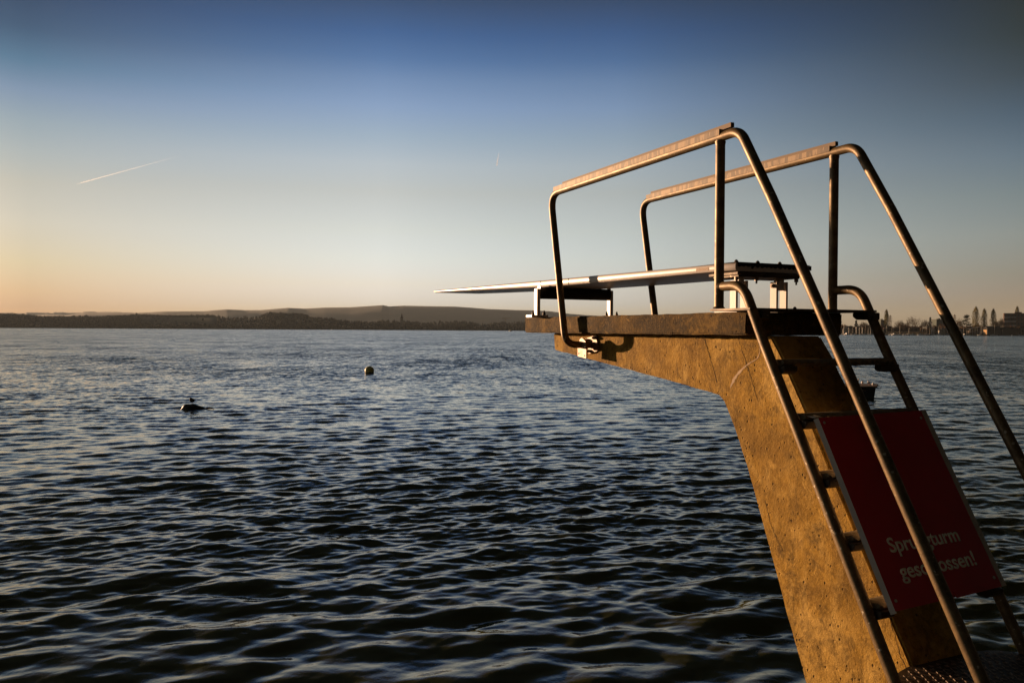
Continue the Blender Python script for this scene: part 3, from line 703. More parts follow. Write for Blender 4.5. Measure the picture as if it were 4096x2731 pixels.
# ---- village houses on the far shore
M['wallw']=mat('pale_house_wall',(.55,.50,.42),.9); M['walld']=mat('brown_house_wall',(.24,.18,.12),.9); M['roof']=mat('brown_roof',(.07,.045,.03),.9); M['glassd']=mat('dark_window',(.03,.03,.035),.15)
M['metalw']=mat('white_metal',(.75,.72,.66),.5)
def house_mesh(wd,dp,hh,rh_,wall,roof,win=0):
    """box with gabled roof and window openings; local origin at base centre; returns (wall mesh, roof mesh, window meshes)"""
    bm=NB(); box(bm,(-wd/2,-dp/2,-1.5),(wd/2,dp/2,hh))
    bmesh.ops.recalc_face_normals(bm,faces=bm.faces)
    # gable triangles
    for sx_ in (-1,1):
        v3=[bm.verts.new((sx_*wd/2,-dp/2,hh)),bm.verts.new((sx_*wd/2,dp/2,hh)),bm.verts.new((sx_*wd/2,0,hh+rh_))]; bm.faces.new(v3)
    wm=bpy.data.meshes.new('wall'); bm.to_mesh(wm); bm.free(); wm.materials.append(wall)
    bm=NB(); o=.5; e=hh-o*rh_/(dp/2)
    pr=[(-dp/2-o,e),(0,hh+rh_+.04),(dp/2+o,e),(dp/2+o,e+.25),(0,hh+rh_+.3),(-dp/2-o,e+.25)]
    prism(bm,[(-wd/2-o,y,z) for y,z in pr],[(wd/2+o,y,z) for y,z in pr])
    rm=bpy.data.meshes.new('roof'); bm.to_mesh(rm); bm.free(); rm.materials.append(roof)
    wins=[]
    if win:
        for f in range(max(1,int(hh//2.8))):
            for k in range(win):
                x=-wd/2+wd*(k+.5)/win
                bm=NB(); box(bm,(x-.5,dp/2+.002,f*2.8+.9),(x+.5,dp/2+.06,f*2.8+2.2)); nm=bpy.data.meshes.new('window'); bm.to_mesh(nm); bm.free(); nm.materials.append(M['glassd']); wins.append(nm)
        for s_ in (-1,1):
            bm=NB(); box(bm,(s_*(wd/2+.03)-.027,-.8,hh-1.6),(s_*(wd/2+.03)+.03,.8,hh-.4)); nm=bpy.data.meshes.new('window'); bm.to_mesh(nm); bm.free(); nm.materials.append(M['glassd']); wins.append(nm)
    return [('wall',wm),('roof',rm)]+[('window',q) for q in wins]
HV=[house_mesh(14,9,5.6,3.2,M['wallw'],M['roof']),house_mesh(10,9,6.5,3.6,M['walld'],M['roof']),house_mesh(20,11,8.6,2.6,M['wallw'],M['roof'])]
def put_house(k,x,y,z,rz,label,group,sc=1):
    e=bpy.data.objects.new('house',None); COL.objects.link(e); e.location=W((x,y,z)); e.rotation_euler=(0,0,rz); e.scale=(sc,sc,sc); tag(e,label,'house',group)
    for nme,me in HV[k]:
        c=bpy.data.objects.new(nme,me); COL.objects.link(c); c.parent=e
    return e
zones=[(905,1060,.10,.6,26,'small pale house of the lakeside village below the wooded hump'),(1190,1345,.15,.6,26,'small house on the slope right of the two white towers'),(1350,1590,.04,.25,14,'house among the shore trees left of the church'),
       (1630,2095,.04,.3,20,'house among the shore trees right of the church'),(600,900,.03,.22,14,'house in the trees below the green field'),(60,180,.02,.06,3,'house in the woods at the left edge of the far shore')]
for a,b,s0,s1,n,lb in zones:
    for i in range(n):
        px=a+(b-a)*(i+random.uniform(.1,.9))/n; s=random.uniform(s0,s1); D=NS+(ND-NS)*s-8; x,y=ground(px,D)
        put_house(random.choice((0,0,1,2)),x,y,nearz(px,s)+random.uniform(3,7),FACE+random.uniform(-.8,.8),lb,'village houses on the far shore',random.uniform(.5,.75))
def block(name,label,px0,px1,py0,D,depth,wall,floors,cols,base=None,roof=None,rz=0,group=None,balc=False,shutter=True):
    """flat-roofed block between bearings px0..px1, top at py0"""
    pc=(px0+px1)/2; w=(px1-px0)*D/F_PX; x,y=ground(pc,D); z0=WZ+1 if base is None else base; H=alt(pc,py0,D)-z0
    t=thing(name,label,'building',(x,y,z0),FACE+rz,group)
    bm=NB(); box(bm,(-w/2,-depth/2,-2),(w/2,depth/2,H)); fin(bm,'wall',wall,t,local=True)
    bm=NB(); box(bm,(-w*.12,-depth*.2,H+.503),(w*.12,depth*.2,H+2.2)); fin(bm,'lift_housing',wall,t,local=True)
    bm=NB(); box(bm,(-w/2-.3,-depth/2-.3,H+.003),(w/2+.3,depth/2+.3,H+.5)); fin(bm,'roof',roof or M['roof'],t,local=True)
    fh_=H/floors
    for f in range(floors):
        for k in range(cols):
            xx=-w/2+w*(k+.5)/cols; ww=min(w/cols*.5,2.0)
            bm=NB()
            box(bm,(xx-ww/2,depth/2+.002,f*fh_+fh_*.3),(xx+ww/2,depth/2+.09,f*fh_+fh_*.78))
            fin(bm,'window',M['glassd'],t,local=True)
        if balc:
            bm=NB(); box(bm,(-w/2+.6,depth/2+.1,f*fh_+.1),(-w/2+w*.42,depth/2+1.5,f*fh_+1.15)); fin(bm,'balcony',M['metalw'],t,local=True)
            bm=NB(); box(bm,(-w/2-1.4,-depth*.3,f*fh_+.1),(-w/2-.1,depth*.3,f*fh_+1.15)); fin(bm,'balcony',M['metalw'],t,local=True)
    return t
M['towerwall']=mat('white_tower_wall',(.5,.46,.38),.9); M['brick']=mat('brown_brick',(.11,.048,.02),.9); M['greenroof']=mat('green_metal',(.03,.05,.035),.8); M['beige']=mat('beige_timber',(.55,.32,.13),.85); M['darkwood']=mat('dark_boathouse_wood',(.02,.015,.010),.9)
def nb(px,s): return nearz(px,s)
block('apartment_tower','left one of the two pale apartment towers on the far shore',1063,1078,1287,NS+220,14,M['towerwall'],9,3,nb(1070,.2))
block('apartment_tower','taller right one of the two pale apartment towers on the far shore',1106,1121,1282,NS+180,14,M['towerwall'],11,3,nb(1113,.18))
block('apartment_building','pale flat block among trees left of the church',1421,1440,1289,NS+140,14,M['walld'],5,5,nb(1430,.12))
sb=block('building_shell','unfinished concrete building under the yellow crane on the far shore',2001,2024,1288,NS+240,16,M['walld'],5,4,nb(2012,.2))
# church
x,y=ground(1607,NS+60); z0=nb(1607,.06)
ch=thing('church','church with a white clock tower and slender dark spire on the far shore','church',(x,y,z0),FACE)
Hs=lambda py: alt(1607,py,NS+60)-z0
bm=NB(); box(bm,(-5,-5,-3),(5,5,Hs(1274))); 
for q in (0,): pass
fin(bm,'tower',M['towerwall'],ch,local=True)
bm=NB(); b=[bm.verts.new(p) for p in ((-5.6,-5.6,Hs(1274)+.003),(5.6,-5.6,Hs(1274)+.003),(5.6,5.6,Hs(1274)+.003),(-5.6,5.6,Hs(1274)+.003))]
m_=[bm.verts.new(p) for p in ((-2.8,-2.8,Hs(1267)),(2.8,-2.8,Hs(1267)),(2.8,2.8,Hs(1267)),(-2.8,2.8,Hs(1267)))]; tp=bm.verts.new((0,0,Hs(1250)))
bm.faces.new(b)
for i in range(4): bm.faces.new([b[i],b[(i+1)%4],m_[(i+1)%4],m_[i]]); bm.faces.new([m_[i],m_[(i+1)%4],tp])
fin(bm,'spire',M['roof'],ch,local=True)
bm=NB(); box(bm,(5.05,-6,-3),(34,6,11)); fin(bm,'nave',M['walld'],ch,local=True)
bm=NB()
for s_ in (-1,1):
    a=[(5.1,s_*6.6,10.6),(34.6,s_*6.6,10.6),(34.6,0,18),(5.1,0,18)]; prism(bm,a,[(p,q,r+.3) for p,q,r in a])
fin(bm,'roof',M['roof'],ch,local=True)
bm=NB(); tube(bm,[(0,5.05,Hs(1280)),(0,5.15,Hs(1280))],1.6,16); fin(bm,'clock_face',M['glassd'],ch,local=True)
# crane
x,y=ground(2021,NS+250); z0=nb(2021,.2)
M['crane']=mat('crane_yellow',(.35,.24,.05),.7)
cr=thing('tower_crane','yellow tower crane standing over the unfinished building','crane',(x,y,z0),FACE); H=alt(2021,1273,NS+250)-z0
def lattice(bm,a,b,w,n):
    a=Vector(a);b=Vector(b);d=(b-a).normalized(); u=d.orthogonal().normalized()*w/2; v_=d.cross(u)
    C=[u+v_,u-v_,-u-v_,-u+v_]
    for c in C: tube(bm,[a+c,b+c],w*.09,4)
    for i in range(n):
        p=a.lerp(b,i/n); q=a.lerp(b,(i+1)/n)
        for k in range(4): tube(bm,[p+C[k],q+C[(k+1)%4]],w*.06,3)
bm=NB(); lattice(bm,(0,0,-2),(0,0,H),2,14); fin(bm,'mast',M['crane'],cr,local=True)
bm=NB(); lattice(bm,(-12,0,H),(22,0,H),1.6,14); fin(bm,'jib',M['crane'],cr,local=True)
bm=NB(); box(bm,(-12,-1.2,H-2.5),(-9,1.2,H-.9)); fin(bm,'counterweight',M['walld'],cr,local=True)

def pylon(px,py,D,label,base=None):
    x,y=ground(px,D); z0=WZ if base is None else base; H=alt(px,py,D)-z0
    t=thing('power_pylon',label,'pylon',(x,y,z0),FACE,'lattice power pylons')
    bm=NB()
    w0,w1=H*.09,H*.02
    cs=[(-1,-1),(1,-1),(1,1),(-1,1)]; N=9
    def P(k,f): w=w0+(w1-w0)*f; return (cs[k][0]*w,cs[k][1]*w,H*f)
    for k in range(4): tube(bm,[P(k,0),P(k,1)],H*.006,4)
    for i in range(N):
        for k in range(4): tube(bm,[P(k,i/N),P((k+1)%4,(i+1)/N)],H*.004,3); tube(bm,[P((k+1)%4,i/N),P(k,(i+1)/N)],H*.004,3)
    fin(bm,'lattice_tower',M['steel'],t,local=True)
    for f,w in ((.66,.17),(.8,.13),(.92,.09)):
        bm=NB(); tube(bm,[(-w*H,0,H*f),(0,0,H*f+H*.02),(w*H,0,H*f)],H*.007,4); tube(bm,[(-w*H,0,H*f),(w*H,0,H*f)],H*.006,4)
        for s_ in (-1,1): tube(bm,[(s_*w*H,0,H*f),(s_*w*H,0,H*f-H*.04)],H*.004,4)
        fin(bm,'crossarm',M['steel'],t,local=True)
    return t

# ---------------------------------------------------------------- right shore
SR=960
bm=NB(); N=40; rows=[]
for D,z in ((SR-6,WZ-.6),(SR,WZ+.35),(SR+25,WZ+.9),(1400,WZ+3),(2600,WZ+6),(5000,WZ+9)):
    rows.append([bm.verts.new(W((*ground(px,D),z))) for px in np.linspace(3050,4900,N)])
for a,b in zip(rows[:-1],rows[1:]):
    for i in range(N-1): bm.faces.new([a[i],a[i+1],b[i+1],b[i]])
o=fin(bm,'shore_ground',M['field']); tag(o,kind='structure')
# low gravel bank at the waterline
M['bark']=mat('bark',(.05,.035,.02),.95)
def treemat(name,a,b):
    m=mat(name,a,1,0,.1); a,b=kk(name,a,b); t=NT(m); n=t.noise(t.mapped(),.6,5,.7); t.set('Base Color',t.ramp(n,[(.35,a),(.62,b)])); return m
M['poplar']=treemat('poplar_twigs',(.14,.12,.035),(.24,.20,.06)); M['conifer']=treemat('conifer_needles',(.018,.022,.009),(.04,.042,.016)); M['bare']=treemat('bare_twigs',(.085,.055,.025),(.15,.10,.045))
def tri(bm,p,d,w):
    s_=d.cross(Vector((random.uniform(-1,1),random.uniform(-1,1),random.uniform(-1,1)))).normalized()*w
    try: bm.faces.new([bm.verts.new(p-s_),bm.verts.new(p+s_),bm.verts.new(p+d)])
    except Exception: pass
def tree(name,label,px,py,D,wpx,kind,group=None,zb=None):
    x,y=ground(px,D); z0=WZ+.9 if zb is None else zb; H=alt(px,py,D)-z0; Wd=wpx*D/F_PX/2
    t=thing(name,label,'tree',(x,y,z0),random.uniform(0,6),group)
    bm=NB(); lean=random.uniform(-.3,.3)
    tube(bm,[(0,0,-.5),(lean*.3,0,H*.3),(lean,.1,H*.62),(lean,.1,H*(.86 if kind=='poplar' else .93))],[H*.018,H*.013,H*.007,H*.002],8)
    nl=12 if kind!='poplar' else 22
    for i in range(nl):
        f=random.uniform(.15,.8) if kind=='poplar' else random.uniform(.3,.75); a=random.uniform(0,6.28); r=Wd*(.75 if kind!='poplar' else .6)
        dz=H*(.18 if kind=='poplar' else .12)*(1 if kind!='conifer' else .1)
        tube(bm,[(0,0,H*f),(math.cos(a)*r*.6,math.sin(a)*r*.6,H*f+dz*.5),(math.cos(a)*r,math.sin(a)*r,H*f+dz)],[H*.005,H*.003,H*.001],5)
    fin(bm,'trunk',M['bark'],t,local=True)
    bm=NB()
    if kind=='poplar':
        for i in range(1500):
            f=random.random()**.85; w=Wd*1.2*min(1,(f*3+.25))*max(0,1-f**4.5)**.7; a=random.uniform(0,6.28); rr=w*math.sqrt(random.random())*(1+.22*math.sin(a*3+f*9))
            p=Vector((math.cos(a)*rr,math.sin(a)*rr,H*(.1+.86*f))); tri(bm,p,Vector((math.cos(a)*.25,math.sin(a)*.25,random.uniform(1.2,2.6))),random.uniform(.08,.22))
    elif kind=='conifer':
        for i in range(1500):
            f=random.random(); tier=.75+.35*math.sin(f*22); w=Wd*(1-f)**.75*tier; a=random.uniform(0,6.28); rr=w*random.random()**.5
            p=Vector((math.cos(a)*rr,math.sin(a)*rr,H*(.12+.88*f)-rr*.15)); tri(bm,p,Vector((math.cos(a),math.sin(a),-.3))*random.uniform(.5,1.2),random.uniform(.2,.45))
    elif kind=='cedar':
        cl=[(random.uniform(-.65,.65),random.uniform(-.65,.65),random.uniform(.42,.93)) for _ in range(20)]
        for cx_,cy_,cz_ in cl:
            k=(1.15-cz_)*1.5
            for i in range(110):
                p=Vector(((cx_*k+random.gauss(0,.17))*Wd,(cy_*k+random.gauss(0,.17))*Wd,H*(cz_+random.gauss(0,.022)))); tri(bm,p,Vector((random.uniform(-1,1),random.uniform(-1,1),random.uniform(-.2,.5)))*random.uniform(.5,1),random.uniform(.2,.4))
    else:
        for i in range(1700):
            a=random.uniform(0,6.28); b_=math.acos(random.uniform(-.5,1)); r=random.random()**.4*(1+.2*math.sin(a*3)+.15*math.sin(b_*7+a*2))
            p=Vector((math.cos(a)*math.sin(b_)*r*Wd,math.sin(a)*math.sin(b_)*r*Wd,H*(.58+.38*math.cos(b_)*r))); d=Vector((p.x,p.y,(p.z-H*.4))).normalized()*random.uniform(.8,2.2); tri(bm,p,d,random.uniform(.05,.14))
    fin(bm,'crown',M[{'poplar':'poplar','conifer':'conifer','cedar':'conifer','bare':'bare'}[kind]],t,local=True,recalc=False)
    return t
PG='tall poplars on the right shore'
tree('poplar_tree','lone tall poplar left of the ladder stringer, standing apart',3545,1239,1010,17,'poplar',PG)
tree('poplar_tree','tallest poplar, beside the dark cedar',3902,1226,1000,24,'poplar',PG)
tree('poplar_tree','slim middle poplar of the row of three',3936,1235,1005,20,'poplar',PG)
tree('poplar_tree','right-hand poplar of the row of three, above the boathouse',3972,1235,1000,19,'poplar',PG)
tree('poplar_tree','poplar top rising behind the brown apartment block',4067,1224,1150,18,'poplar',PG)
tree('cedar_tree','broad dark cedar left of the poplar row',3866,1256,1015,42,'cedar')
tree('conifer_tree','small dark pointed conifer on the shore near the white gabled house by the masts',3720,1269,1000,24,'conifer')
tree('conifer_tree','short dark conifer left of the lone poplar',3424,1281,1020,24,'conifer')
tree('bare_tree','wide rounded bare tree behind the beige boat shed',3650,1267,1030,54,'bare')
for px,py,w,lb in ((3600,1283,36,'bare tree between the lone poplar and the wide bare tree'),(3700,1281,32,'bare tree just left of the pointed conifer'),(3838,1276,30,'thin bare tree left of the cedar'),(3985,1281,24,'low bare tree right of the poplar row'),(4005,1274,22,'bare tree left of the brown apartment block'),(3455,1288,30,'low bare tree behind the long flat roof'),(3500,1286,32,'low bare tree behind the ladder stringer')):
    tree('bare_tree',lb,px,py,1020,w,'bare')
bm=NB()
for i in range(2300):
    px=random.uniform(3150,4500); D=random.uniform(1040,1300); x,y=ground(px,D); h=random.uniform(7.5,13.5)+1.5*pole_noise(px,22); z=WZ+1
    if random.random()<.62: tuft(bm,x,y,z,h*.86,random.uniform(2.5,5),7)
    else:
        for k in range(46):
            a=random.uniform(0,6.28); r=random.random()**.5*3.6; zz_=random.random()
            p=W((x,y,z))+Vector((math.cos(a)*r*(1-.5*zz_),math.sin(a)*r*(1-.5*zz_),h*(.15+.85*zz_))); tri(bm,p,Vector((random.uniform(-.6,.6),random.uniform(-.6,.6),random.uniform(.5,2.2))),random.uniform(.12,.4))
o=fin(bm,'shore_woodland',M['wood_r'],recalc=False); tag(o,'reddish bare woodland behind the boats on the right shore','woods',kind='stuff')
pylon(3560,1261,2300,'distant lattice pylon right of the lone poplar'); pylon(3817,1258,2300,'distant lattice pylon between the far handrail and the cedar')

ab=block('apartment_block','brown apartment block with white balconies at the right edge of the shore',4022,4120,1255,1080,16,M['brick'],5,9,WZ+1,M['brick'],-.5,balc=True)
block('flat_block','low block with a dark green top behind trees, left of the far handrail',3735,3770,1279,1330,16,M['greenroof'],4,6,WZ+1)
block('flat_block','small dark green-topped block left of the lone poplar',3515,3534,1281,1330,14,M['greenroof'],4,4,WZ+1)
HV2=[house_mesh(9,8,7,4,M['wallw'],M['roof'],2)]
for px,D,sc,lb,rz_ in ((3384,985,.95,'white gabled house just right of the platform slab',1.2),(3766,985,.75,'white gabled house left of the far handrail on the right shore',1.4),(3396,1010,.9,'darker house behind the white gabled one',.2),(3842,1000,.7,'pale house right of the far handrail',.4)):
    x,y=ground(px,D); HV.append(HV2[0]); put_house(3,x,y,WZ+.7,FACE+rz_,lb,'houses on the right shore',sc)
# beige boat shed with portal frame
x,y=ground(3626,970); bs=thing('boat_shed','long low beige timber shed with a raised portal frame on the right shore','shed',(x,y,WZ+.6),FACE-.85)
w=98*970/F_PX*1.5
bm=NB(); box(bm,(-w/2,-4,-1),(w/2,4,3.7)); fin(bm,'wall',M['beige'],bs,local=True)
bm=NB(); box(bm,(-w/2-.3,-4.3,3.703),(w/2+.3,4.3,4.0)); fin(bm,'roof',M['walld'],bs,local=True)
bm=NB(); 
for a,b in (((w/2-5,3.7),(w/2-4.6,7.5)),((w/2+.5,-1),(w/2+.9,9.2))): box(bm,(a[0],4.4,a[1]),(b[0],4.8,b[1]))
box(bm,(w/2-5,4.4,7.55),(w/2+.45,4.8,7.95)); fin(bm,'portal_frame',M['beige'],bs,local=True)
for k in range(7):
    bm=NB(); xx=-w/2+2+k*4; box(bm,(xx,4.02,.6),(xx+1.6,4.12,2.6)); fin(bm,'window' if k else 'white_door',M['glassd'] if k else M['metalw'],bs,local=True)
# white open frame structure
x,y=ground(3907,985); gs=thing('frame_pavilion','pale open framed pavilion with slanting canopy below the poplar row','pavilion',(x,y,WZ+.8),FACE); w=70*985/F_PX
for i in range(8):
    bm=NB(); xx=-w/2+i*w/7; box(bm,(xx-.12,4,-1),(xx+.12,4.24,9-.35*abs(i-4))); fin(bm,'column',M['metalw'],gs,local=True)
for z in (3.4,6.2,9.0): bm=NB(); box(bm,(-w/2,4.25,z),(w/2,4.4,z+.25)); fin(bm,'beam',M['metalw'],gs,local=True)
bm=NB(); a=[(-w/2-.5,-4,6.6),(w*.1,-4,9.5),(w*.1,3.9,9.5),(-w/2-.5,3.9,6.6)]; prism(bm,a,[(p,q,r+.2) for p,q,r in a]); fin(bm,'canopy',M['wallw'],gs,local=True)
bm=NB(); box(bm,(-w/2,-4,-1),(w/2,2,5)); fin(bm,'back_wall',M['walld'],gs,local=True)
def bhouse(px0,px1,py,D,label,wall,lit):
    pc=(px0+px1)/2; x,y=ground(pc,D); w=(px1-px0)*D/F_PX; H=alt(pc,py,D)-WZ-.4
    t=thing('boathouse',label,'boathouse',(x,y,WZ+.4),FACE)
    bm=NB(); box(bm,(-w/2,-5,-1),(w/2,5,H*.72)); fin(bm,'wall',wall,t,local=True)
    ra_=[(-w/2-.6,-5.6,H*.70),(w/2+.6,-5.6,H*.70),(w/2-.5,0,H),(-w/2+1.2,0,H)]; rb=[(-w/2-.6,5.6,H*.70),(w/2+.6,5.6,H*.70),(w/2-.5,0,H),(-w/2+1.2,0,H)]
    bm=NB(); hull8(bm,[(-w/2-.6,-5.6,H*.70),(w/2+.6,-5.6,H*.70),(w/2+.6,5.6,H*.70),(-w/2-.6,5.6,H*.70),(-w/2+1.2,-.2,H+.3),(w/2-.5,-.2,H+.3),(w/2-.5,.2,H+.3),(-w/2+1.2,.2,H+.3)])
    fin(bm,'roof',M['darkwood'],t,local=True)
    bm=NB(); box(bm,(-w/2-.12,-3.5,.5),(-w/2-.02,3.5,H*.62)); fin(bm,'sunlit_end_panel',lit,t,local=True)  # paler panel puts the sunlight on the end wall into its colour
    bm=NB(); box(bm,(w*.05,5.02,-.8),(w*.35,5.12,H*.5)); fin(bm,'gate',M['glassd'],t,local=True)
    return t
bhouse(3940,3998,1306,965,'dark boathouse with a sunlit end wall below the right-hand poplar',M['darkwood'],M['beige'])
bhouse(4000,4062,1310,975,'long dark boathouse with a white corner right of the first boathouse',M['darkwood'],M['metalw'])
# long flat canopy and tall white bollard pillars
x,y=ground(3437,985); t=thing('flat_canopy','thin white flat canopy on posts near the short conifer','canopy',(x,y,WZ+.7),FACE)
bm=NB(); box(bm,(-4.3,-2,8.2),(4.3,2,8.5)); fin(bm,'roof',M['metalw'],t,local=True)
for xx in (-3.8,0,3.8): bm=NB(); box(bm,(xx-.15,-.15,-1),(xx+.15,.15,8.19)); fin(bm,'post',M['metalw'],t,local=True)
for px,py,lb in ((3735,1307,'thick white pillar below the flat green-topped block'),(3728,1292,'slim white pillar left of the thick one')):
    x,y=ground(px,972); bm=NB(); H=alt(px,py,972)-WZ; hull8(bm,[(x-.45,y-.45,WZ),(x+.45,y-.45,WZ),(x+.45,y+.45,WZ),(x-.45,y+.45,WZ)]+[(x+a*.38,y+b*.38,WZ+H) for a,b in ((-1,-1),(1,-1),(1,1),(-1,1))]); o=fin(bm,'pillar',M['metalw'],bevel=.05); tag(o,lb,'pillar')

# boats
M['hullw']=mat('white_hull',(.7,.68,.64),.4); M['hulld']=mat('dark_hull',(.03,.035,.045),.5); M['mast']=mat('pale_mast',(.75,.66,.52),.5); M['coverb']=mat('boat_cover',(.06,.07,.09),.9)
def hull(bm,Lg,B,Hh):
    st=[(-.5,.75,.55),(-.3,.95,.5),(0,1,.5),(.25,.75,.55),(.42,.32,.62),(.5,.02,.7)]; prev=None
    for s_,b,h in st:
        q=[bm.verts.new((s_*Lg,sy*B/2*b*k,z)) for sy,k,z in ((-1,1,h*Hh*1.5),(-1,.8,.1),(-1,.05,-.35),(1,.05,-.35),(1,.8,.1),(1,1,h*Hh*1.5))]
        if prev:
            for k in range(6): bm.faces.new([prev[k],prev[(k+1)%6],q[(k+1)%6],q[k]])
        else: bm.faces.new(q)
        prev=q
    bm.faces.new(prev)
def make_sail(mh,hm,lb):
    t=bpy.data.objects.new('sailboat',None); COL.objects.link(t); tag(t,lb,'sailboat','sailing boats moored off the right shore')
    bm=NB(); hull(bm,7.5,2.4,1.1); fin(bm,'hull',hm,t,local=True)
    bm=NB(); hull8(bm,[(-1.6,-.7,.8),(1.4,-.5,.8),(1.4,.5,.8),(-1.6,.7,.8),(-1.4,-.55,1.35),(.9,-.4,1.25),(.9,.4,1.25),(-1.4,.55,1.35)]); fin(bm,'cabin',M['hullw'],t,local=True)
    bm=NB(); tube(bm,[(.6,0,.8),(.6,0,mh)],[.17,.12],6); tube(bm,[(.6-.7,0,mh*.6),(.6+.7,0,mh*.6)],.04,4)if False else None; fin(bm,'mast',M['mast'],t,local=True)
    bm=NB(); tube(bm,[(.6,0,1.7),(-2.8,0,1.8)],[.16,.13],6); fin(bm,'boom',M['coverb'],t,local=True)
    bm=NB()
    for a in ((3.6,0,.8),(-3.6,0,.8)): tube(bm,[(.6,0,mh*.97),a],.018,3)
    fin(bm,'rigging',M['steel'],t,local=True); return t
def copytree(o,parent=None):
    c=o.copy(); COL.objects.link(c); c.parent=parent
    for ch_ in o.children: copytree(ch_,c)
    return c
protos=[make_sail(11,M['hullw'],'x'),make_sail(9,M['hulld'],'x'),make_sail(13.5,M['hullw'],'x')]; used=set()
masts=[(3372,2,'sailboat closest to the platform slab, beside the white gabled house'),(3393,1,'dark-hulled sailboat below the darker house'),(3407,0,'sailboat right of the darker house'),(3419,1,'dark sailboat under the left end of the flat canopy'),(3443,0,'white sailboat under the right end of the flat canopy'),
 (3458,2,'tall-masted sailboat in front of the low bare tree'),(3471,1,'dark sailboat just left of the far ladder stringer'),(3480,0,'white sailboat touching the far ladder stringer'),(3520,0,'white sailboat below the small green-topped block'),(3530,1,'dark sailboat left of the lone poplar trunk'),(3544,0,'white sailboat in front of the lone poplar'),
 (3565,1,'dark sailboat right of the lone poplar'),(3573,2,'tallest-masted sailboat, left of the beige shed'),(3598,0,'sailboat in front of the left part of the beige shed'),(3633,1,'dark sailboat in front of the middle of the beige shed'),(3688,0,'white sailboat just right of the beige shed'),(3703,2,'tall-masted sailboat left of the pillars'),
 (3716,1,'dark sailboat below the pointed conifer'),(3752,0,'white sailboat right of the thick pillar'),(3787,1,'dark sailboat just left of the far handrail'),(3852,0,'sailboat right of the far handrail, below the cedar'),(3862,1,'dark sailboat left of the framed pavilion'),(3922,0,'sailboat in front of the framed pavilion'),(3976,2,'tall-masted sailboat in front of the first boathouse'),(4082,1,'lone sailboat at the right edge of the lake')]
for px,k,lb in masts:
    o=protos[k] if k not in used else copytree(protos[k]); used.add(k)
    x,y=ground(px,SR-random.uniform(8,26)); o.location=W((x,y,WZ)); o.rotation_euler=(R(random.uniform(-2,2)),R(random.uniform(-2,2)),FACE+random.uniform(-.9,.9)); o['label']=lb
def make_motor(lb):
    t=bpy.data.objects.new('motorboat',None); COL.objects.link(t); tag(t,lb,'motorboat','motorboats on the lake')
    bm=NB(); hull(bm,6.5,2.4,1.3); fin(bm,'hull',M['hullw'],t,local=True)
    bm=NB(); hull8(bm,[(-.8,-.9,1.0),(1.4,-.7,1.0),(1.4,.7,1.0),(-.8,.9,1.0),(-.7,-.75,2.1),(.5,-.6,2.1),(.5,.6,2.1),(-.7,.75,2.1)]); fin(bm,'cabin',M['hullw'],t,local=True)
    bm=NB(); hull8(bm,[(.62,-.66,1.35),(1.3,-.66,1.05),(1.3,.66,1.05),(.62,.66,1.35),(.56,-.58,2.0),(.62,-.58,2.0),(.62,.58,2.0),(.56,.58,2.0)]); fin(bm,'windscreen',M['glassd'],t,local=True)
    return t
mp_=make_motor('x'); first=True
for px,D,rz_,lb in ((3386,SR-30,.3,'small white motorboat nearest the platform slab'),(3485,SR-30,2.9,'white motorboat beside the far ladder stringer'),(3575,SR-25,.4,'white motorboat at the left end of the beige shed'),(3652,SR-28,.1,'largest white motorboat before the right part of the beige shed'),(3680,SR-25,2.6,'motorboat at the right end of the beige shed'),(3757,SR-22,.5,'white motorboat below the pillars'),(3858,SR-20,.2,'white motorboat right of the far handrail'),(2040,1750,.25,'tiny white motorboat on the open lake left of the slab end'),(1326,2600,.1,'tiny dark speck of a motorboat far out on the lake')):
    o=mp_ if first else copytree(mp_); first=False
    x,y=ground(px,D); o.location=W((x,y,WZ)); o.rotation_euler=(0,0,FACE+rz_); o['label']=lb
# white mooring buoys by the shore
M['wbuoy']=mat('white_buoy',(.8,.75,.68),.4)
bm=NB(); sphere(bm,(0,0,.45),(.75,.75,.7),14,10); tube(bm,[(0,0,1.1),(0,0,1.4)],.12,6); me=bpy.data.meshes.new('mooring_buoy'); bm.to_mesh(me); bm.free()
for px,lb in ((3375,'white mooring buoy right under the white gabled house'),(3406,'white mooring buoy left of the flat canopy'),(3439,'white mooring buoy under the flat canopy'),(3613,'white mooring buoy before the left half of the beige shed'),(3700,'white mooring buoy near the tall mast left of the pillars'),(3848,'white mooring buoy right of the far handrail'),(4047,'white mooring buoy before the second boathouse')):
    o=link('mooring_buoy',me,M['wbuoy']); x,y=ground(px,SR-40); o.location=W((x,y,WZ)); tag(o,lb,'buoy','white mooring buoys off the right shore')

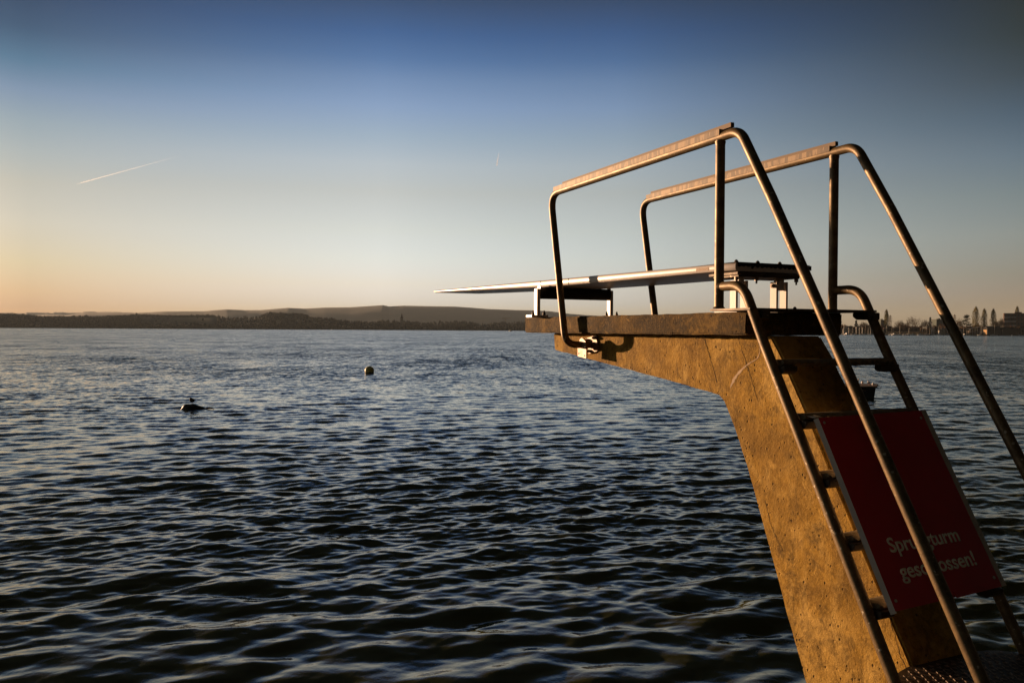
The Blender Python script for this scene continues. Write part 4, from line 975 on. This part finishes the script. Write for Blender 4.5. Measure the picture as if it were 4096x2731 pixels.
# ---------------------------------------------------------------- contrails
def contrail(p0,p1,D,w0,w1,label,KD=.02):
    m=bpy.data.materials.new('vapour'); m.use_nodes=True; nt=m.node_tree; nt.nodes.remove(nt.nodes['Principled BSDF'])
    pv=nt.nodes.new('ShaderNodeVolumePrincipled'); pv.inputs['Color'].default_value=(.7,.74,.8,1); pv.inputs['Anisotropy'].default_value=.45
    P=[Vector(far(p0[0]+(p1[0]-p0[0])*i/40,p0[1]+(p1[1]-p0[1])*i/40,D)) for i in range(41)]
    d=W(P[-1])-W(P[0]); tc=nt.nodes.new('ShaderNodeTexCoord')
    dp=nt.nodes.new('ShaderNodeVectorMath'); dp.operation='DOT_PRODUCT'; nt.links.new(tc.outputs['Object'],dp.inputs[0]); dp.inputs[1].default_value=d/d.length_squared
    mr=nt.nodes.new('ShaderNodeMapRange'); mr.inputs['From Min'].default_value=0; mr.inputs['From Max'].default_value=1; mr.inputs['To Min'].default_value=KD; mr.inputs['To Max'].default_value=.0; nt.links.new(dp.outputs['Value'],mr.inputs[0])
    nt.links.new(mr.outputs[0],pv.inputs['Density']); nt.links.new(pv.outputs[0],nt.nodes['Material Output'].inputs['Volume'])
    bm=NB(); tube(bm,P,[(w0+(w1-w0)*i/40)*D/F_PX/2*min(1,(i+.3)/3) for i in range(41)],10)
    bm.transform(Matrix.Translation(-W(P[0])))
    me=bpy.data.meshes.new('contrail'); bmesh.ops.recalc_face_normals(bm,faces=bm.faces); bm.to_mesh(me); bm.free()
    o=link('contrail',me,m); o.location=W(P[0]); tag(o,label,'contrail'); return o
contrail((306,739),(735,622),40000,3.4,2.2,'long thin white contrail climbing to the right in the left sky')
contrail((1983,667),(1993,606),40000,4.2,2.4,'short steep white contrail left of the handrails',.035)

# ---------------------------------------------------------------- haze
HAZE=1
if HAZE:
    bm=NB(); box(bm,(-1500,-14000,WZ-1.5),(16500,14000,360))
    m=bpy.data.materials.new('haze'); m.use_nodes=True; nt=m.node_tree
    nt.nodes.remove(nt.nodes['Principled BSDF']); pv=nt.nodes.new('ShaderNodeVolumePrincipled'); pv.inputs['Color'].default_value=(.55,.66,.76,1); pv.inputs['Density'].default_value=3.8e-5; pv.inputs['Anisotropy'].default_value=.0
    nt.links.new(pv.outputs[0],nt.nodes['Material Output'].inputs['Volume'])
    o=fin(bm,'haze',m); tag(o,kind='stuff')

# ---------------------------------------------------------------- sky, sun, camera
wd=bpy.data.worlds.new('World'); scn.world=wd; wd.use_nodes=True; nt=wd.node_tree; bg=nt.nodes['Background']
sk=nt.nodes.new('ShaderNodeTexSky'); sk.sky_type='NISHITA'; sk.sun_disc=False; sk.sun_elevation=SUN_EL
sdir=Vector((math.cos(SUN_AZ)*math.cos(SUN_EL),math.sin(SUN_AZ)*math.cos(SUN_EL),math.sin(SUN_EL)))   # world coordinates (plan y is mirrored)
sk.sun_rotation=math.atan2(sdir.x,sdir.y); sk.air_density=.7; sk.dust_density=0; sk.ozone_density=1.0; sk.altitude=0
EXPO=1.08; bg.inputs[1].default_value=.1
sk.air_density=1.0; sk.dust_density=.3
# graded response of the sky: gain by elevation at three angles from the sun's bearing
GA=[(0,.40,.46,1.95),(1.2,.448,.507,1.846),(2.2,.556,.616,1.577),(4,.724,.82,1.48),(6.5,.918,1.014,1.56),(8.9,1.018,1.092,1.423),(10.7,.986,1.106,1.458),(12.5,.896,1.05,1.408),(14.3,.718,.894,1.369),(16,.40,.65,1.03),(17.8,.255,.396,.672),(20,.20,.28,.50),(26,.17,.19,.22),(30,.13,.125,.09)]
GB=[(0,1.05,1.2,3.9),(1.8,1.10,1.24,3.5),(3.2,1.4,1.38,2.7),(5,1.66,1.6,2.5),(7,1.9,1.75,2.3),(9.7,2.1,1.85,2.15),(11.6,2.2,1.93,2.22),(13.5,1.9,1.77,2.12),(15.5,1.6,1.58,2.15),(17.2,1.2,1.3,1.9),(18.6,.72,.95,1.6),(20.2,.46,.70,1.32),(22.3,.38,.48,.8),(26,.28,.32,.42),(30,.17,.165,.13)]
GC=[(0,.9,.9,2.5),(2.4,.94,.91,2.06),(3.6,.98,.964,1.73),(6,1.2,1.2,1.75),(8.4,1.1,1.16,1.55),(10.7,.9,1.0,1.44),(13,.6,.7,1.04),(15.3,.424,.446,.58),(17.5,.28,.3,.33),(19.7,.22,.23,.24),(25,.12,.13,.10),(30,.06,.06,.04)]
def N_(t,op=None):
    n=nt.nodes.new(t)
    if op: n.operation=op
    return n
tc=N_('ShaderNodeTexCoord'); sx_=N_('ShaderNodeSeparateXYZ'); nt.links.new(tc.outputs['Generated'],sx_.inputs[0])
el=N_('ShaderNodeMath','ARCSINE'); nt.links.new(sx_.outputs[2],el.inputs[0])
pe=N_('ShaderNodeMapRange'); pe.inputs['From Min'].default_value=0; pe.inputs['From Max'].default_value=R(30); nt.links.new(el.outputs[0],pe.inputs[0])
hz=N_('ShaderNodeCombineXYZ'); nt.links.new(sx_.outputs[0],hz.inputs[0]); nt.links.new(sx_.outputs[1],hz.inputs[1])
nz=N_('ShaderNodeVectorMath','NORMALIZE'); nt.links.new(hz.outputs[0],nz.inputs[0])
dt=N_('ShaderNodeVectorMath','DOT_PRODUCT'); nt.links.new(nz.outputs[0],dt.inputs[0]); dt.inputs[1].default_value=(math.cos(SUN_AZ),math.sin(SUN_AZ),0)
ac=N_('ShaderNodeMath','ARCCOSINE'); nt.links.new(dt.outputs['Value'],ac.inputs[0])
def rmp(G,lowk,hi=(1,1,1)):
    n=N_('ShaderNodeValToRGB'); n.color_ramp.interpolation='LINEAR'; e=n.color_ramp.elements
    while len(e)<len(G): e.new(.5)
    for k,(a,*c) in enumerate(G):
        c=[q*(1+(w-1)*max(0,1-a/9))*(1+(h_-1)*max(0,min(1,(a-9)/6))) for q,w,h_ in zip(c,lowk,hi)]; e[k].position=a/30.; e[k].color=(*[q/2**EXPO/4 for q in c],1)
    nt.links.new(pe.outputs[0],n.inputs[0]); return n.outputs[0]
def mr_(a,b,c0=0,c1=1):
    n=N_('ShaderNodeMapRange'); n.interpolation_type='SMOOTHSTEP' if c1<c0 else 'LINEAR'; n.inputs['From Min'].default_value=R(a); n.inputs['From Max'].default_value=R(b); n.inputs['To Min'].default_value=c0; n.inputs['To Max'].default_value=c1; nt.links.new(ac.outputs[0],n.inputs[0]); return n.outputs[0]
def mx_(f_,a,b,mode='MIX'):
    n=N_('ShaderNodeMix'); n.data_type='RGBA'; n.blend_type=mode
    if isinstance(f_,float): n.inputs[0].default_value=f_
    else: nt.links.new(f_,n.inputs[0])
    nt.links.new(a,n.inputs[6]); nt.links.new(b,n.inputs[7]); return n.outputs[2]
gain=mx_(mr_(55,80),mx_(mr_(16,38),rmp(GA,(1.12,1.17,1.08),(.92,1.01,1.07)),rmp(GB,(1.34,1.6,1.85),(.88,1.0,1.10))),rmp(GC,(1.02,1.14,1.2),(.9,1.02,1.0)))
sky=mx_(1.0,sk.outputs[0],gain,'MULTIPLY')
back=N_('ShaderNodeVectorMath','SCALE'); nt.links.new(sky,back.inputs[0]); nt.links.new(mr_(79,100,4,.25),back.inputs['Scale'])
nt.links.new(back.outputs[0],bg.inputs[0])
sl=bpy.data.lights.new('sun','SUN'); sl.energy=5; sl.angle=R(.5); sl.color=(1,.62,.36)
so=bpy.data.objects.new('sun',sl); COL.objects.link(so); so.rotation_euler=sdir.to_track_quat('Z','Y').to_euler()
cd=bpy.data.cameras.new('camera'); co=bpy.data.objects.new('camera',cd); COL.objects.link(co); scn.camera=co
cd.sensor_width=36; cd.lens=F_PX/4096*36; cd.clip_start=.05; cd.clip_end=120000
cp,sp=math.cos(PITCH),math.sin(PITCH)
f=np.array([fh[0]*cp,fh[1]*cp,-sp]); up=np.array([fh[0]*sp,fh[1]*sp,cp]); rt=np.array([rh[0],rh[1],0])
r=rt*math.cos(ROLL)+up*math.sin(ROLL); u=-rt*math.sin(ROLL)+up*math.cos(ROLL)
fw,rr_,uu=W(f),W(r),W(u)
Mx=Matrix((( rr_.x,uu.x,-fw.x,0),(rr_.y,uu.y,-fw.y,0),(rr_.z,uu.z,-fw.z,0),(0,0,0,1)))
co.matrix_world=Matrix.Translation(W(CAM))@Mx
vs=scn.view_settings; scn.display_settings.display_device='sRGB'; vs.view_transform='Standard'; vs.look='None'; vs.exposure=EXPO; vs.gamma=1; vs.use_curve_mapping=False
scn.render.engine='CYCLES'; scn.cycles.max_bounces=6; scn.cycles.volume_bounces=1; scn.cycles.sample_clamp_indirect=6
